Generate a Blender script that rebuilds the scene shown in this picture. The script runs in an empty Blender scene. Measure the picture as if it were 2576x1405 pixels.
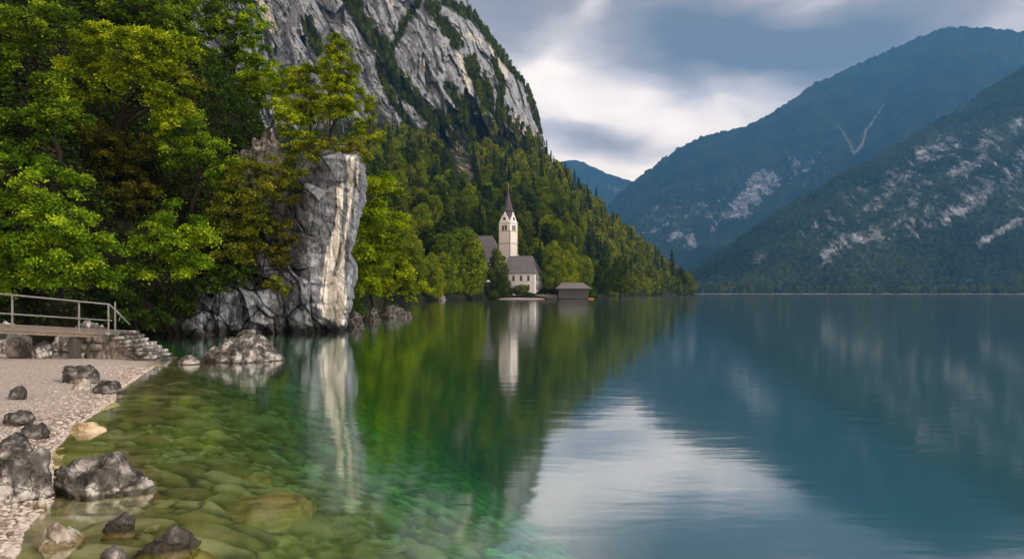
import bpy, bmesh, math, random
import numpy as np

C = bpy.context.scene.collection
SC = bpy.context.scene
F, H, HX, HY = 1717.0, 2.0, 1288.0, 737.0      # picture scale, eye height, principal column, horizon row

# ------------------------------------------------------------------ camera, world, sun, exposure
cam = bpy.data.cameras.new('camera')
cam.lens, cam.sensor_width, cam.shift_y = 24.0, 36.0, 34.5 / 2576
cam.clip_start, cam.clip_end = 0.1, 30000
cam_o = bpy.data.objects.new('camera', cam); C.objects.link(cam_o)
cam_o.location = (0, 0, H); cam_o.rotation_euler = (math.pi / 2, 0, 0)
SC.camera = cam_o
SC.view_settings.view_transform = 'Standard'; SC.view_settings.look = 'None'
SC.view_settings.exposure = 0.6; SC.view_settings.gamma = 1.0
SC.cycles.max_bounces = 8; SC.cycles.diffuse_bounces = 2; SC.cycles.glossy_bounces = 3
SC.cycles.transmission_bounces = 4; SC.cycles.transparent_max_bounces = 12; SC.cycles.volume_bounces = 0
SC.cycles.use_denoising = True

SUN_DIR = np.array([0.72, -0.30, 0.63]); SUN_DIR /= np.linalg.norm(SUN_DIR)
SUN_EL = math.asin(SUN_DIR[2]); SUN_AZ = math.atan2(SUN_DIR[0], SUN_DIR[1])
sun = bpy.data.lights.new('sun', 'SUN'); sun.energy = 1.5; sun.angle = math.radians(12); sun.color = (1.0, 0.93, 0.82)
sun_o = bpy.data.objects.new('sun', sun); C.objects.link(sun_o)
from mathutils import Vector
sun_o.rotation_euler = Vector(SUN_DIR).to_track_quat('Z', 'Y').to_euler()


class NT:
    """small node-tree helper"""
    def __init__(s, tree): s.t = tree; s.t.nodes.clear()
    def n(s, typ, ins=None, **props):
        nd = s.t.nodes.new('ShaderNode' + typ)
        for k, v in props.items(): setattr(nd, k, v)
        for k, v in (ins or {}).items(): s.set(nd.inputs[k], v)
        return nd
    def set(s, sock, v):
        if isinstance(v, bpy.types.Node): v = v.outputs[0]
        if isinstance(v, bpy.types.NodeSocket): s.t.links.new(v, sock)
        else:
            if sock.type == 'RGBA' and len(v) == 3: v = (*v, 1)
            sock.default_value = v
    def m(s, op, a, b=0.0, c=0.0, clamp=False):
        nd = s.n('Math', operation=op, use_clamp=clamp)
        for i, v in enumerate((a, b, c)): s.set(nd.inputs[i], v)
        return nd.outputs[0]
    def ramp(s, fac, stops, interp='LINEAR'):
        nd = s.n('ValToRGB', {'Fac': fac}); cr = nd.color_ramp; cr.interpolation = interp
        while len(cr.elements) > 1: cr.elements.remove(cr.elements[-1])
        for i, (p, col) in enumerate(stops):
            e = cr.elements[0] if i == 0 else cr.elements.new(p)
            e.position = p; e.color = (*col, 1)
        return nd.outputs['Color']
    def mix(s, f, a, b, blend='MIX'):
        nd = s.n('Mix', data_type='RGBA', blend_type=blend)
        s.set(nd.inputs[0], f); s.set(nd.inputs[6], a); s.set(nd.inputs[7], b)
        return nd.outputs[2]
    def noise(s, vec, scale, detail=4, rough=0.55, dist=0.0, out=0):
        nd = s.n('TexNoise', {'Vector': vec, 'Scale': scale, 'Detail': detail, 'Roughness': rough, 'Distortion': dist})
        return nd.outputs[out]
    def mapping(s, vec, scale=(1, 1, 1), rot=(0, 0, 0), loc=(0, 0, 0)):
        return s.n('Mapping', {'Vector': vec, 'Scale': scale, 'Rotation': rot, 'Location': loc}).outputs[0]
    def mr(s, v, a, b, c=0.0, d=1.0, smooth=True):
        return s.n('MapRange', {0: v, 1: a, 2: b, 3: c, 4: d}, interpolation_type='SMOOTHSTEP' if smooth else 'LINEAR').outputs[0]
    def attr(s, name): return s.n('Attribute', attribute_name=name).outputs['Fac']


# world: nishita sky almost wholly covered by cloud
w = bpy.data.worlds.new('World'); SC.world = w; w.use_nodes = True
k = NT(w.node_tree)
dirv = k.n('TexCoord').outputs['Generated']
sx = k.n('SeparateXYZ', {0: dirv})
az = k.m('ARCTAN2', sx.outputs[0], sx.outputs[1])
el = k.m('ARCSINE', sx.outputs[2])
ael = k.n('CombineXYZ', {0: az, 1: el, 2: 0.0}).outputs[0]
warp = k.n('VectorMath', {0: k.noise(k.mapping(ael, (1.5, 4, 1)), 2.2, 3, out=1), 1: (0.5, 0.5, 0.5)}, operation='SUBTRACT')
warp = k.n('VectorMath', {0: warp.outputs[0], 1: (0.16, 0.07, 0)}, operation='MULTIPLY')
wv = k.n('VectorMath', {0: ael, 1: warp.outputs[0]}, operation='ADD').outputs[0]
ws = k.n('SeparateXYZ', {0: wv})
def blob(px, py, sxp, syp, amp, rot=0.0):
    u, e = (px - HX) / F, (HY - py) / F
    a0, e0 = math.atan(u), math.atan(e / math.sqrt(1 + u * u))
    dx = k.m('SUBTRACT', ws.outputs[0], a0); dy = k.m('SUBTRACT', ws.outputs[1], e0)
    cr, sr = math.cos(rot), math.sin(rot)
    p = k.m('ADD', k.m('MULTIPLY', dx, cr * F / sxp), k.m('MULTIPLY', dy, sr * F / sxp))
    q = k.m('SUBTRACT', k.m('MULTIPLY', dy, cr * F / syp), k.m('MULTIPLY', dx, sr * F / syp))
    r2 = k.m('ADD', k.m('MULTIPLY', p, p), k.m('MULTIPLY', q, q))
    return k.m('MULTIPLY', k.m('EXPONENT', k.m('MULTIPLY', r2, -1.0)), amp)
dark = k.mr(el, 0.2, 0.8, 0.0, 0.5)
for b in [(1760, 95, 330, 85, 0.62, -0.12), (2120, 130, 330, 75, 0.5, -0.1), (2380, 10, 380, 75, 0.42, 0), (1700, -60, 700, 110, 0.3, 0),
          (1250, 60, 190, 90, 0.32, -0.2), (1450, 340, 150, 38, 0.42, -0.12), (1560, 375, 130, 25, 0.28, -0.1),
          (2060, 300, 220, 50, 0.16, 0), (1485, 22, 45, 32, -0.28, 0.5), (1390, 175, 130, 60, -0.12, 0), (1700, 200, 90, 45, 0.28, -.5)]:
    dark = k.m('ADD', dark, blob(*b))
cn = k.noise(k.mapping(wv, (2.2, 6.0, 1), (0, 0, 0.12)), 2.6, 6, 0.55, 0.3)
dark = k.m('ADD', dark, k.m('MULTIPLY', k.m('SUBTRACT', cn, 0.5), 0.75))
cloud = k.ramp(k.m('ADD', dark, 0.12), [(0.0, (1.22, 1.0, 0.79)), (0.22, (1.02, 0.83, 0.67)), (0.42, (0.58, 0.485, 0.42)), (0.68, (0.265, 0.222, 0.19)), (1.0, (0.118, 0.106, 0.1))])
cloud10 = k.n('VectorMath', {0: cloud, 'Scale': 15.0}, operation='SCALE').outputs[0]
sky = k.n('TexSky', sky_type='NISHITA', sun_disc=False, sun_elevation=SUN_EL, sun_rotation=SUN_AZ)
bg = k.n('Background', {'Color': k.mix(0.93, sky.outputs[0], cloud10), 'Strength': 0.1})
k.n('OutputWorld', {'Surface': bg})

# ------------------------------------------------------------------ maths helpers
def P(x, y, d): return ((x - HX) / F * d, d, H + (HY - y) / F * d)
def dist_at(y, g=0.0): return (H - g) * F / (y - HY)

def _hash(ix, iy, iz, seed):
    h = (ix.astype(np.int64) * 374761393 + iy.astype(np.int64) * 668265263 + iz.astype(np.int64) * 2147483647 + seed * 974634777) & 0xFFFFFFFF
    h = ((h ^ (h >> 13)) * 1274126177) & 0xFFFFFFFF
    h = ((h ^ (h >> 16)) * 2246822519) & 0xFFFFFFFF
    return ((h ^ (h >> 15)) & 0xFFFFFF) / float(0xFFFFFF)
def vnoise(p, seed=0):
    i = np.floor(p); f = p - i; f = f * f * f * (f * (f * 6 - 15) + 10); i = i.astype(np.int64)
    r = 0
    for a in (0, 1):
        for b in (0, 1):
            for c in (0, 1):
                wgt = (f[:, 0] if a else 1 - f[:, 0]) * (f[:, 1] if b else 1 - f[:, 1]) * (f[:, 2] if c else 1 - f[:, 2])
                r = r + wgt * _hash(i[:, 0] + a, i[:, 1] + b, i[:, 2] + c, seed)
    return r
def fbm(p, oct=5, seed=0, gain=0.5):
    a, s, t, q = 1.0, 0, 0, np.array(p, float)
    for o in range(oct):
        s = s + a * (vnoise(q, seed + o) - 0.5); t += a; a *= gain; q = q * 2.03 + 17.3
    return s / t * 2            # about -1..1
def worley(p, seed=0):
    i = np.floor(p).astype(np.int64); f1 = np.full(len(p), 9.0); f2 = np.full(len(p), 9.0); cid = np.zeros(len(p))
    for a in (-1, 0, 1):
        for b in (-1, 0, 1):
            for c in (-1, 0, 1):
                ix, iy, iz = i[:, 0] + a, i[:, 1] + b, i[:, 2] + c
                q = np.stack([ix + _hash(ix, iy, iz, seed + 11), iy + _hash(ix, iy, iz, seed + 22), iz + _hash(ix, iy, iz, seed + 33)], 1)
                d = np.sqrt(((q - p) ** 2).sum(1)); nearer = d < f1
                f2 = np.where(nearer, f1, np.minimum(f2, d)); cid = np.where(nearer, _hash(ix, iy, iz, seed + 44), cid); f1 = np.where(nearer, d, f1)
    return f1, f2, cid
def facets(p, seed=0):
    """tilted flat faces, one per cell: broken rock. Returns height (about -1..1) and closeness to an edge (0..1)"""
    i = np.floor(p).astype(np.int64); f1 = np.full(len(p), 9.0); f2 = np.full(len(p), 9.0); hgt = np.zeros(len(p))
    for a in (-1, 0, 1):
        for b in (-1, 0, 1):
            for c in (-1, 0, 1):
                ix, iy, iz = i[:, 0] + a, i[:, 1] + b, i[:, 2] + c
                v = p - np.stack([ix + _hash(ix, iy, iz, seed + 11), iy + _hash(ix, iy, iz, seed + 22), iz + _hash(ix, iy, iz, seed + 33)], 1)
                d = np.sqrt((v ** 2).sum(1)); nearer = d < f1
                h = (_hash(ix, iy, iz, seed + 44) - .5) + 1.5 * (v[:, 0] * (_hash(ix, iy, iz, seed + 55) - .5) + v[:, 1] * (_hash(ix, iy, iz, seed + 66) - .5) + v[:, 2] * (_hash(ix, iy, iz, seed + 77) - .5))
                f2 = np.where(nearer, f1, np.minimum(f2, d)); hgt = np.where(nearer, h, hgt); f1 = np.where(nearer, d, f1)
    return hgt, np.exp(-((f2 - f1) / 0.06) ** 2)
def seg_dist(x, y, line):
    """distance to a polyline, and the fraction along it"""
    L = np.array(line, float); best = np.full(np.shape(x), 1e9); par = np.zeros(np.shape(x)); n = len(L) - 1
    for i in range(n):
        a, b = L[i, :2], L[i + 1, :2]; ab = b - a
        t = np.clip(((x - a[0]) * ab[0] + (y - a[1]) * ab[1]) / (ab @ ab), 0, 1)
        d = np.hypot(x - a[0] - t * ab[0], y - a[1] - t * ab[1]); m = d < best
        best = np.where(m, d, best); par = np.where(m, (i + t) / n, par)
    return best, par
def inside(x, y, poly):
    r = np.zeros(np.shape(x), bool); n = len(poly)
    for i in range(n):
        x1, y1 = poly[i]; x2, y2 = poly[(i + 1) % n]
        if y1 == y2: continue
        c = ((y1 > y) != (y2 > y)) & (x < (x2 - x1) * (y - y1) / (y2 - y1) + x1)
        r ^= c
    return r
def sstep(a, b, v):
    t = np.clip((v - a) / (b - a), 0, 1); return t * t * (3 - 2 * t)
def interp(x, pts):
    pts = sorted(pts); return np.interp(x, [p[0] for p in pts], [p[1] for p in pts])

# ------------------------------------------------------------------ object helpers
def tag(o, label=None, cat=None, group=None, kind=None):
    if label: o['label'] = label
    if cat: o['category'] = cat
    if group: o['group'] = group
    if kind: o['kind'] = kind
    return o
def empty(name, loc, rz=0.0):
    o = bpy.data.objects.new(name, None); C.objects.link(o); o.location = loc; o.rotation_euler[2] = rz; o.empty_display_size = 0.1
    return o
def mesh_np(name, V, Fc, mat, parent=None, smooth=False, attrs=None, fattrs=None, midx=None):
    V = np.ascontiguousarray(V, np.float32); Fc = np.ascontiguousarray(Fc, np.int32); kk = Fc.shape[1]
    me = bpy.data.meshes.new(name); me.vertices.add(len(V)); me.vertices.foreach_set('co', V.ravel())
    me.loops.add(Fc.size); me.loops.foreach_set('vertex_index', Fc.ravel())
    me.polygons.add(len(Fc)); me.polygons.foreach_set('loop_start', np.arange(0, Fc.size, kk, dtype=np.int32))
    for m in (mat if isinstance(mat, (list, tuple)) else [mat]): me.materials.append(m)
    if midx is not None: me.polygons.foreach_set('material_index', np.asarray(midx, np.int32))
    me.polygons.foreach_set('use_smooth', np.full(len(Fc), smooth, bool))
    me.update(calc_edges=True)
    for dom, dic in (('POINT', attrs), ('FACE', fattrs)):
        for an, av in (dic or {}).items():
            a = me.attributes.new(an, 'FLOAT', dom); a.data.foreach_set('value', np.ascontiguousarray(av, np.float32))
    o = bpy.data.objects.new(name, me); C.objects.link(o)
    if parent: o.parent = parent
    return o
class MB:
    """collects boxes and polygons, builds them as one mesh"""
    def __init__(s): s.v = []; s.f = []
    def box(s, x0, x1, y0, y1, z0, z1):
        b = len(s.v); s.v += [(x, y, z) for z in (z0, z1) for y in (y0, y1) for x in (x0, x1)]
        s.f += [tuple(b + i for i in q) for q in ((0, 2, 3, 1), (4, 5, 7, 6), (0, 1, 5, 4), (2, 6, 7, 3), (0, 4, 6, 2), (1, 3, 7, 5))]
        return s
    def poly(s, verts, faces):
        b = len(s.v); s.v += [tuple(v) for v in verts]; s.f += [tuple(b + i for i in q) for q in faces]; return s
    def tube(s, pts, rad, n=8):
        V, Q = tube(pts, rad if hasattr(rad, '__len__') else [rad] * len(pts), n)
        b = len(s.v); s.v += [tuple(v) for v in V]; s.f += [tuple(int(b + i) for i in q) for q in Q]
        m = len(pts) - 1
        s.f += [tuple(b + i for i in range(n))[::-1], tuple(b + m * n + i for i in range(n))]
        return s
    def build(s, name, mat, parent=None, bevel=0.0, smooth=False):
        me = bpy.data.meshes.new(name); me.from_pydata(s.v, [], s.f); me.materials.append(mat)
        bm = bmesh.new(); bm.from_mesh(me); bmesh.ops.recalc_face_normals(bm, faces=bm.faces)
        if bevel: bmesh.ops.bevel(bm, geom=bm.edges[:], offset=bevel, segments=1, affect='EDGES')
        bm.to_mesh(me); bm.free()
        if smooth: me.polygons.foreach_set('use_smooth', [True] * len(me.polygons))
        o = bpy.data.objects.new(name, me); C.objects.link(o)
        if parent: o.parent = parent
        return o
def tube(pts, rad, n=6):
    pts = np.array(pts, float); m = len(pts); V = []
    for i in range(m):
        t = pts[min(i + 1, m - 1)] - pts[max(i - 1, 0)]; t /= np.linalg.norm(t) + 1e-9
        a = np.cross(t, (0, 1, 0) if abs(t[1]) < 0.8 else (1, 0, 0)); a /= np.linalg.norm(a); b = np.cross(t, a)
        ang = np.arange(n) * 2 * math.pi / n
        V.append(pts[i] + rad[i] * (np.cos(ang)[:, None] * a + np.sin(ang)[:, None] * b))
    V = np.concatenate(V); Q = [(i * n + j, i * n + (j + 1) % n, (i + 1) * n + (j + 1) % n, (i + 1) * n + j) for i in range(m - 1) for j in range(n)]
    return V, np.array(Q)
def grid_faces(r, c):
    i = np.arange(r * c).reshape(r, c)
    return np.stack([i[:-1, :-1], i[:-1, 1:], i[1:, 1:], i[1:, :-1]], -1).reshape(-1, 4)

# ------------------------------------------------------------------ materials
def new_mat(name):
    m = bpy.data.materials.new(name); m.use_nodes = True; return m, NT(m.node_tree)
def finish(k, col, rough=0.8, bump=None, bstr=0.5, bdist=0.1, spec=0.3, metal=0.0):
    ins = {'Base Color': col, 'Roughness': rough, 'Metallic': metal, 'Specular IOR Level': spec}
    if bump is not None: ins['Normal'] = k.n('Bump', {'Height': bump, 'Strength': bstr, 'Distance': bdist})
    k.n('OutputMaterial', {'Surface': k.n('BsdfPrincipled', ins)})
def obj_co(k): return k.n('TexCoord').outputs['Object']

def rock_mat(name, lo, mid, hi, scale, crack=True, bd=0.05, moss=None, wet=None):
    m, k = new_mat(name); co = obj_co(k)
    n1 = k.noise(co, scale, 9, 0.62, 0.4); n2 = k.noise(co, scale * 0.35, 4, 0.5)
    v = k.m('ADD', k.m('MULTIPLY', n1, 0.7), k.m('MULTIPLY', n2, 0.3))
    col = k.ramp(v, [(0.40, lo), (0.5, mid), (0.60, hi)])
    h = n1
    if crack:
        cv = k.n('VectorMath', {0: co, 1: k.n('VectorMath', {0: k.noise(co, scale * 0.9, 6, 0.7, out=1), 'Scale': 1.6 / scale}, operation='SCALE').outputs[0]}, operation='ADD').outputs[0]
        vo = k.n('TexVoronoi', {'Vector': cv, 'Scale': scale * 0.7}, feature='DISTANCE_TO_EDGE')
        cr = k.mr(vo.outputs[0], 0.0, 0.035)
        col = k.mix(k.m('MULTIPLY', k.m('SUBTRACT', 1.0, cr), 0.45), col, tuple(c * 0.35 for c in lo))
        h = k.m('ADD', k.m('MULTIPLY', n1, 1.0), k.m('MULTIPLY', cr, 0.5))
    if moss:
        mk = k.mr(k.noise(co, scale * 0.5, 5, 0.6), moss[1], moss[1] + 0.1)
        col = k.mix(k.m('MULTIPLY', mk, moss[2]), col, moss[0])
    if wet:       # band of algae and dark film just above the waterline
        z = k.n('SeparateXYZ', {0: k.n('NewGeometry').outputs['Position']}).outputs[2]
        zz = k.m('ADD', z, k.m('MULTIPLY', k.m('SUBTRACT', n2, 0.5), wet[1]))
        col = k.mix(k.mr(zz, wet[0], wet[0] + wet[1] * 0.5, 0.85, 0.0), col, wet[2])
        col = k.mix(k.mr(z, -0.05, -0.005, 0.9, 0.0), col, k.ramp(n1, [(0.38, (0.10, 0.07, 0.015)), (0.6, (0.36, 0.26, 0.06))]))
    finish(k, col, 0.75, h, 0.9, bd)
    return m
M = {}
M['boulder'] = rock_mat('boulder_rock', (0.022, 0.019, 0.017), (0.12, 0.108, 0.098), (0.52, 0.49, 0.465), 4.0, bd=0.03, wet=(0.02, 0.08, (0.035, 0.028, 0.012)))
M['dark_boulder'] = rock_mat('dark_rock', (0.018, 0.016, 0.015), (0.06, 0.053, 0.048), (0.22, 0.2, 0.19), 6.0, bd=0.03, wet=(0.02, 0.06, (0.03, 0.024, 0.01)))
M['pale_boulder'] = rock_mat('pale_rock', (0.14, 0.11, 0.085), (0.4, 0.35, 0.3), (0.62, 0.58, 0.53), 6.0, bd=0.02, wet=(0.02, 0.08, (0.16, 0.12, 0.04)))
M['tan_rock'] = rock_mat('tan_rock', (0.26, 0.17, 0.09), (0.55, 0.42, 0.27), (0.68, 0.55, 0.4), 5.0, crack=False, bd=0.02)
M['algae_rock'] = rock_mat('algae_covered_rock', (0.16, 0.115, 0.03), (0.40, 0.30, 0.09), (0.55, 0.43, 0.15), 4.0, crack=False, bd=0.015)
def bed_stone_mat():
    m, k = new_mat('lake_bed_stone'); co = obj_co(k); oi = k.n('ObjectInfo'); w = k.n('NewGeometry').outputs['Position']
    n1 = k.noise(w, 7.0, 8, 0.65); t = k.m('ADD', k.m('MULTIPLY', n1, 0.8), k.m('MULTIPLY', oi.outputs['Random'], 0.32))
    col = k.ramp(t, [(0.3, (0.11, 0.09, 0.03)), (0.46, (0.27, 0.23, 0.085)), (0.65, (0.43, 0.38, 0.17)), (0.85, (0.60, 0.55, 0.30))])
    finish(k, col, 0.9, n1, 0.6, 0.03, 0.1); return m
M['bed_stone'] = bed_stone_mat()
M['knoll'] = rock_mat('weathered_brown_rock', (0.03, 0.026, 0.022), (0.12, 0.105, 0.09), (0.32, 0.3, 0.28), 1.6, bd=0.15, moss=((0.06, 0.06, 0.015), 0.54, 0.7))
M['masonry'] = rock_mat('old_masonry', (0.06, 0.05, 0.04), (0.16, 0.14, 0.12), (0.3, 0.27, 0.24), 6.0, crack=False, bd=0.02, moss=((0.05, 0.055, 0.02), 0.55, 0.6))

def crag_mat():
    m, k = new_mat('limestone_crag'); co = obj_co(k)
    n1 = k.noise(co, 2.2, 10, 0.65, 0.3); n2 = k.noise(co, 0.6, 4)
    col = k.ramp(k.m('ADD', k.m('MULTIPLY', n1, 0.65), k.m('MULTIPLY', n2, 0.35)), [(0.36, (0.045, 0.05, 0.06)), (0.48, (0.17, 0.185, 0.215)), (0.62, (0.40, 0.42, 0.455))])
    st = k.noise(k.mapping(co, (2.0, 0.25, 0.12)), 1.0, 6, 0.55, 0.3)        # run-off streaks
    pale = k.mr(k.m('ADD', k.attr('pale'), k.m('MULTIPLY', k.m('SUBTRACT', st, 0.5), 3.0)), 0.5, 0.72)
    fine = k.mr(n1, 0.3, 0.6, 0.72, 1.0)
    col = k.mix(pale, col, k.mix(fine, (0.46, 0.43, 0.39), (0.84, 0.80, 0.74)))
    ds = k.noise(k.mapping(co, (2.6, 0.3, 0.1), (0, 0, 0), (5, 1, 0)), 1.0, 5, 0.5, 0.2)
    dk = k.mr(k.m('ADD', k.attr('stain'), k.m('MULTIPLY', k.m('SUBTRACT', ds, 0.5), 2.4)), 0.45, 0.7)
    col = k.mix(k.m('MULTIPLY', dk, 0.85), col, (0.07, 0.08, 0.1))
    mo = k.mr(k.m('ADD', k.attr('moss'), k.m('MULTIPLY', k.m('SUBTRACT', k.noise(co, 1.6, 7, 0.65), 0.5), 2.2)), 0.5, 0.7)
    col = k.mix(k.m('MULTIPLY', mo, 0.9), col, k.ramp(n1, [(0.35, (0.012, 0.014, 0.004)), (0.6, (0.07, 0.06, 0.015))]))
    col = k.mix(k.m('MULTIPLY', k.attr('crack'), 0.75), col, (0.012, 0.011, 0.01))
    z = k.n('SeparateXYZ', {0: co}).outputs[2]
    zz = k.m('ADD', z, k.m('MULTIPLY', k.m('SUBTRACT', n2, 0.5), 0.7))
    col = k.mix(k.mr(zz, 0.15, 0.55, 0.9, 0.0), col, (0.014, 0.012, 0.01))
    cr2 = k.noise(k.mapping(co, (1, 1, 0.45), (0.3, 0.4, 0)), 5.0, 8, 0.7)
    finish(k, col, 0.8, k.m('ADD', n1, k.m('MULTIPLY', cr2, 0.6)), 1.0, 0.12)
    return m
M['crag'] = crag_mat()

def mountain_mat():
    m, k = new_mat('mountain_rock_and_turf'); co = obj_co(k)
    n1 = k.noise(co, 0.09, 10, 0.66, 0.4)
    st = k.noise(k.mapping(co, (0.3, 0.02, 0.05), (0, 0.15, 0)), 1.0, 10, 0.75, 0.3)
    v = k.m('ADD', k.m('MULTIPLY', n1, 0.5), k.m('MULTIPLY', st, 0.5))
    col = k.ramp(v, [(0.34, (0.07, 0.075, 0.085)), (0.43, (0.26, 0.272, 0.30)), (0.56, (0.40, 0.412, 0.44)), (0.68, (0.56, 0.565, 0.575))])
    pale = k.mr(k.m('ADD', k.attr('pale'), k.m('MULTIPLY', k.m('SUBTRACT', st, 0.5), 1.8)), 0.5, 0.75)
    col = k.mix(pale, col, (0.62, 0.57, 0.5))
    scree = k.mr(k.m('ADD', k.attr('scree'), k.m('MULTIPLY', k.m('SUBTRACT', n1, 0.5), 1.2)), 0.4, 0.7)
    col = k.mix(scree, col, k.ramp(n1, [(0.4, (0.22, 0.17, 0.11)), (0.6, (0.6, 0.52, 0.42))]))
    vg = k.mr(k.m('ADD', k.attr('veg'), k.m('MULTIPLY', k.m('SUBTRACT', k.noise(co, 0.16, 8, 0.7), 0.5), 1.9)), 0.46, 0.62)
    grass = k.ramp(k.noise(co, 0.35, 6, 0.7), [(0.35, (0.018, 0.028, 0.008)), (0.5, (0.055, 0.07, 0.02)), (0.66, (0.13, 0.12, 0.045))])
    col = k.mix(vg, col, grass)
    col = k.mix(k.attr('forest'), col, k.ramp(n1, [(0.4, (0.006, 0.009, 0.004)), (0.6, (0.03, 0.035, 0.012))]))
    h = k.m('ADD', v, k.m('MULTIPLY', k.noise(co, 0.5, 6, 0.65), 0.25))
    finish(k, col, 0.9, h, 1.0, 5.0, 0.15)
    return m
M['mountain'] = mountain_mat()

def far_mat():
    m, k = new_mat('far_forested_mountain'); co = obj_co(k)
    n1 = k.noise(co, 0.09, 3, 0.75); n2 = k.noise(co, 0.006, 5, 0.6)
    col = k.ramp(k.m('ADD', k.m('MULTIPLY', n1, 0.6), k.m('MULTIPLY', n2, 0.4)), [(0.4, (0.008, 0.014, 0.007)), (0.5, (0.024, 0.036, 0.014)), (0.6, (0.055, 0.07, 0.025))])
    st = k.noise(k.mapping(co, (0.03, 0.012, 0.010), (0, 0.5, 0)), 1.0, 9, 0.78, 0.4)
    rk = k.mr(k.m('ADD', k.attr('rock'), k.m('MULTIPLY', k.m('SUBTRACT', st, 0.5), 4.0)), 0.42, 1.0)
    rc = k.ramp(k.noise(co, 0.03, 7, 0.7), [(0.38, (0.10, 0.105, 0.11)), (0.52, (0.28, 0.29, 0.305)), (0.66, (0.55, 0.56, 0.575))])
    col = k.mix(rk, col, rc)
    col = k.mix(k.m('MULTIPLY', k.attr('track'), 0.6), col, (0.42, 0.38, 0.34))
    finish(k, col, 0.95, n1, 1.0, 9.0, 0.0)
    return m
M['far'] = far_mat()

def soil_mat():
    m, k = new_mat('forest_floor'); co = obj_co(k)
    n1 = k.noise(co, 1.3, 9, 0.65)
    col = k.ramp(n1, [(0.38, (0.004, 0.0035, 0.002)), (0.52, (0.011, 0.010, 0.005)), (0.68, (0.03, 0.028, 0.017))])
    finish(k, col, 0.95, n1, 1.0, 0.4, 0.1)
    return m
M['soil'] = soil_mat()

def gravel_mat(name, lo, mid, hi, scale, dirt):
    m, k = new_mat(name); co = obj_co(k)
    vo = k.n('TexVoronoi', {'Vector': co, 'Scale': scale, 'Randomness': 1.0})
    vs = k.n('SeparateColor', {0: vo.outputs['Color']}).outputs[0]
    big = k.noise(co, 0.8, 7, 0.68); mid_n = k.noise(co, 7.0, 6, 0.7)
    col = k.ramp(k.m('ADD', k.m('MULTIPLY', vs, 0.5), k.m('MULTIPLY', mid_n, 0.5)), [(0.2, lo), (0.48, mid), (0.8, hi)])
    col = k.mix(k.mr(vo.outputs['Distance'], 0.32, 0.62, 0.0, 0.6), col, tuple(c * 0.5 for c in lo))
    col = k.mix(k.mr(k.m('ADD', k.m('MULTIPLY', big, 0.5), k.m('MULTIPLY', mid_n, 0.5)), 0.5, 0.62, 0.0, 0.6), col, dirt)
    # damp band close to the waterline
    z = k.n('SeparateXYZ', {0: co}).outputs[2]
    zz = k.m('ADD', z, k.m('MULTIPLY', k.m('SUBTRACT', big, 0.5), 0.05))
    col = k.mix(k.mr(zz, 0.0, 0.045, 0.65, 0.0), col, (0.12, 0.085, 0.05))
    h = k.m('SUBTRACT', mid_n, k.m('MULTIPLY', vo.outputs['Distance'], 0.7))
    finish(k, col, 0.9, h, 0.9, 0.03, 0.15)
    return m
M['gravel'] = gravel_mat('beach_gravel', (0.34, 0.27, 0.235), (0.56, 0.475, 0.43), (0.74, 0.66, 0.60), 42.0, (0.36, 0.29, 0.245))

def bed_mat():
    m, k = new_mat('lake_bed_stones'); co = obj_co(k); nn = k.noise(co, 5.0, 7, 0.65)
    t = k.m('ADD', k.m('MULTIPLY', k.attr('tint'), 0.45), k.m('MULTIPLY', nn, 0.55))
    col = k.ramp(t, [(0.2, (0.13, 0.105, 0.035)), (0.45, (0.30, 0.255, 0.095)), (0.65, (0.46, 0.41, 0.19)), (0.85, (0.64, 0.59, 0.33))])
    col = k.mix(k.m('MULTIPLY', k.attr('gap'), 0.8), col, (0.025, 0.022, 0.008))
    finish(k, col, 0.9, nn, 0.5, 0.03, 0.1)
    return m
M['bed'] = bed_mat()

def water_mat():
    m, k = new_mat('clear_green_lake_water'); co = obj_co(k)
    b1 = k.noise(k.mapping(co, (0.55, 1.5, 1), (0, 0, 0.1)), 1.5, 3, 0.5, 0.4)
    b2 = k.noise(k.mapping(co, (0.10, 0.28, 1), (0, 0, -0.15)), 1.0, 3, 0.5, 0.5)
    hgt = k.m('ADD', k.m('MULTIPLY', b1, 0.0035), k.m('MULTIPLY', b2, 0.0065))
    bump = k.n('Bump', {'Height': hgt, 'Strength': 1.0, 'Distance': 1.0})
    gl = k.n('BsdfGlossy', {'Color': (0.95, 0.97, 1.0), 'Roughness': 0.08, 'Normal': bump})
    tr = k.n('BsdfTransparent', {'Color': (1, 1, 1)})
    lw = k.n('LayerWeight', {'Blend': 0.5, 'Normal': bump}).outputs['Facing']
    fac = k.m('POWER', lw, 1.8, clamp=True)
    sh = k.n('MixShader', {0: fac, 1: tr, 2: gl})
    va = k.n('VolumeAbsorption', {'Color': (0.0, 0.86, 0.52), 'Density': 0.40})
    vs = k.n('VolumeScatter', {'Color': (0.005, 0.95, 0.55), 'Density': 0.016})
    k.n('OutputMaterial', {'Surface': sh, 'Volume': k.n('AddShader', {0: va, 1: vs})})
    return m
M['water'] = water_mat()

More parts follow.
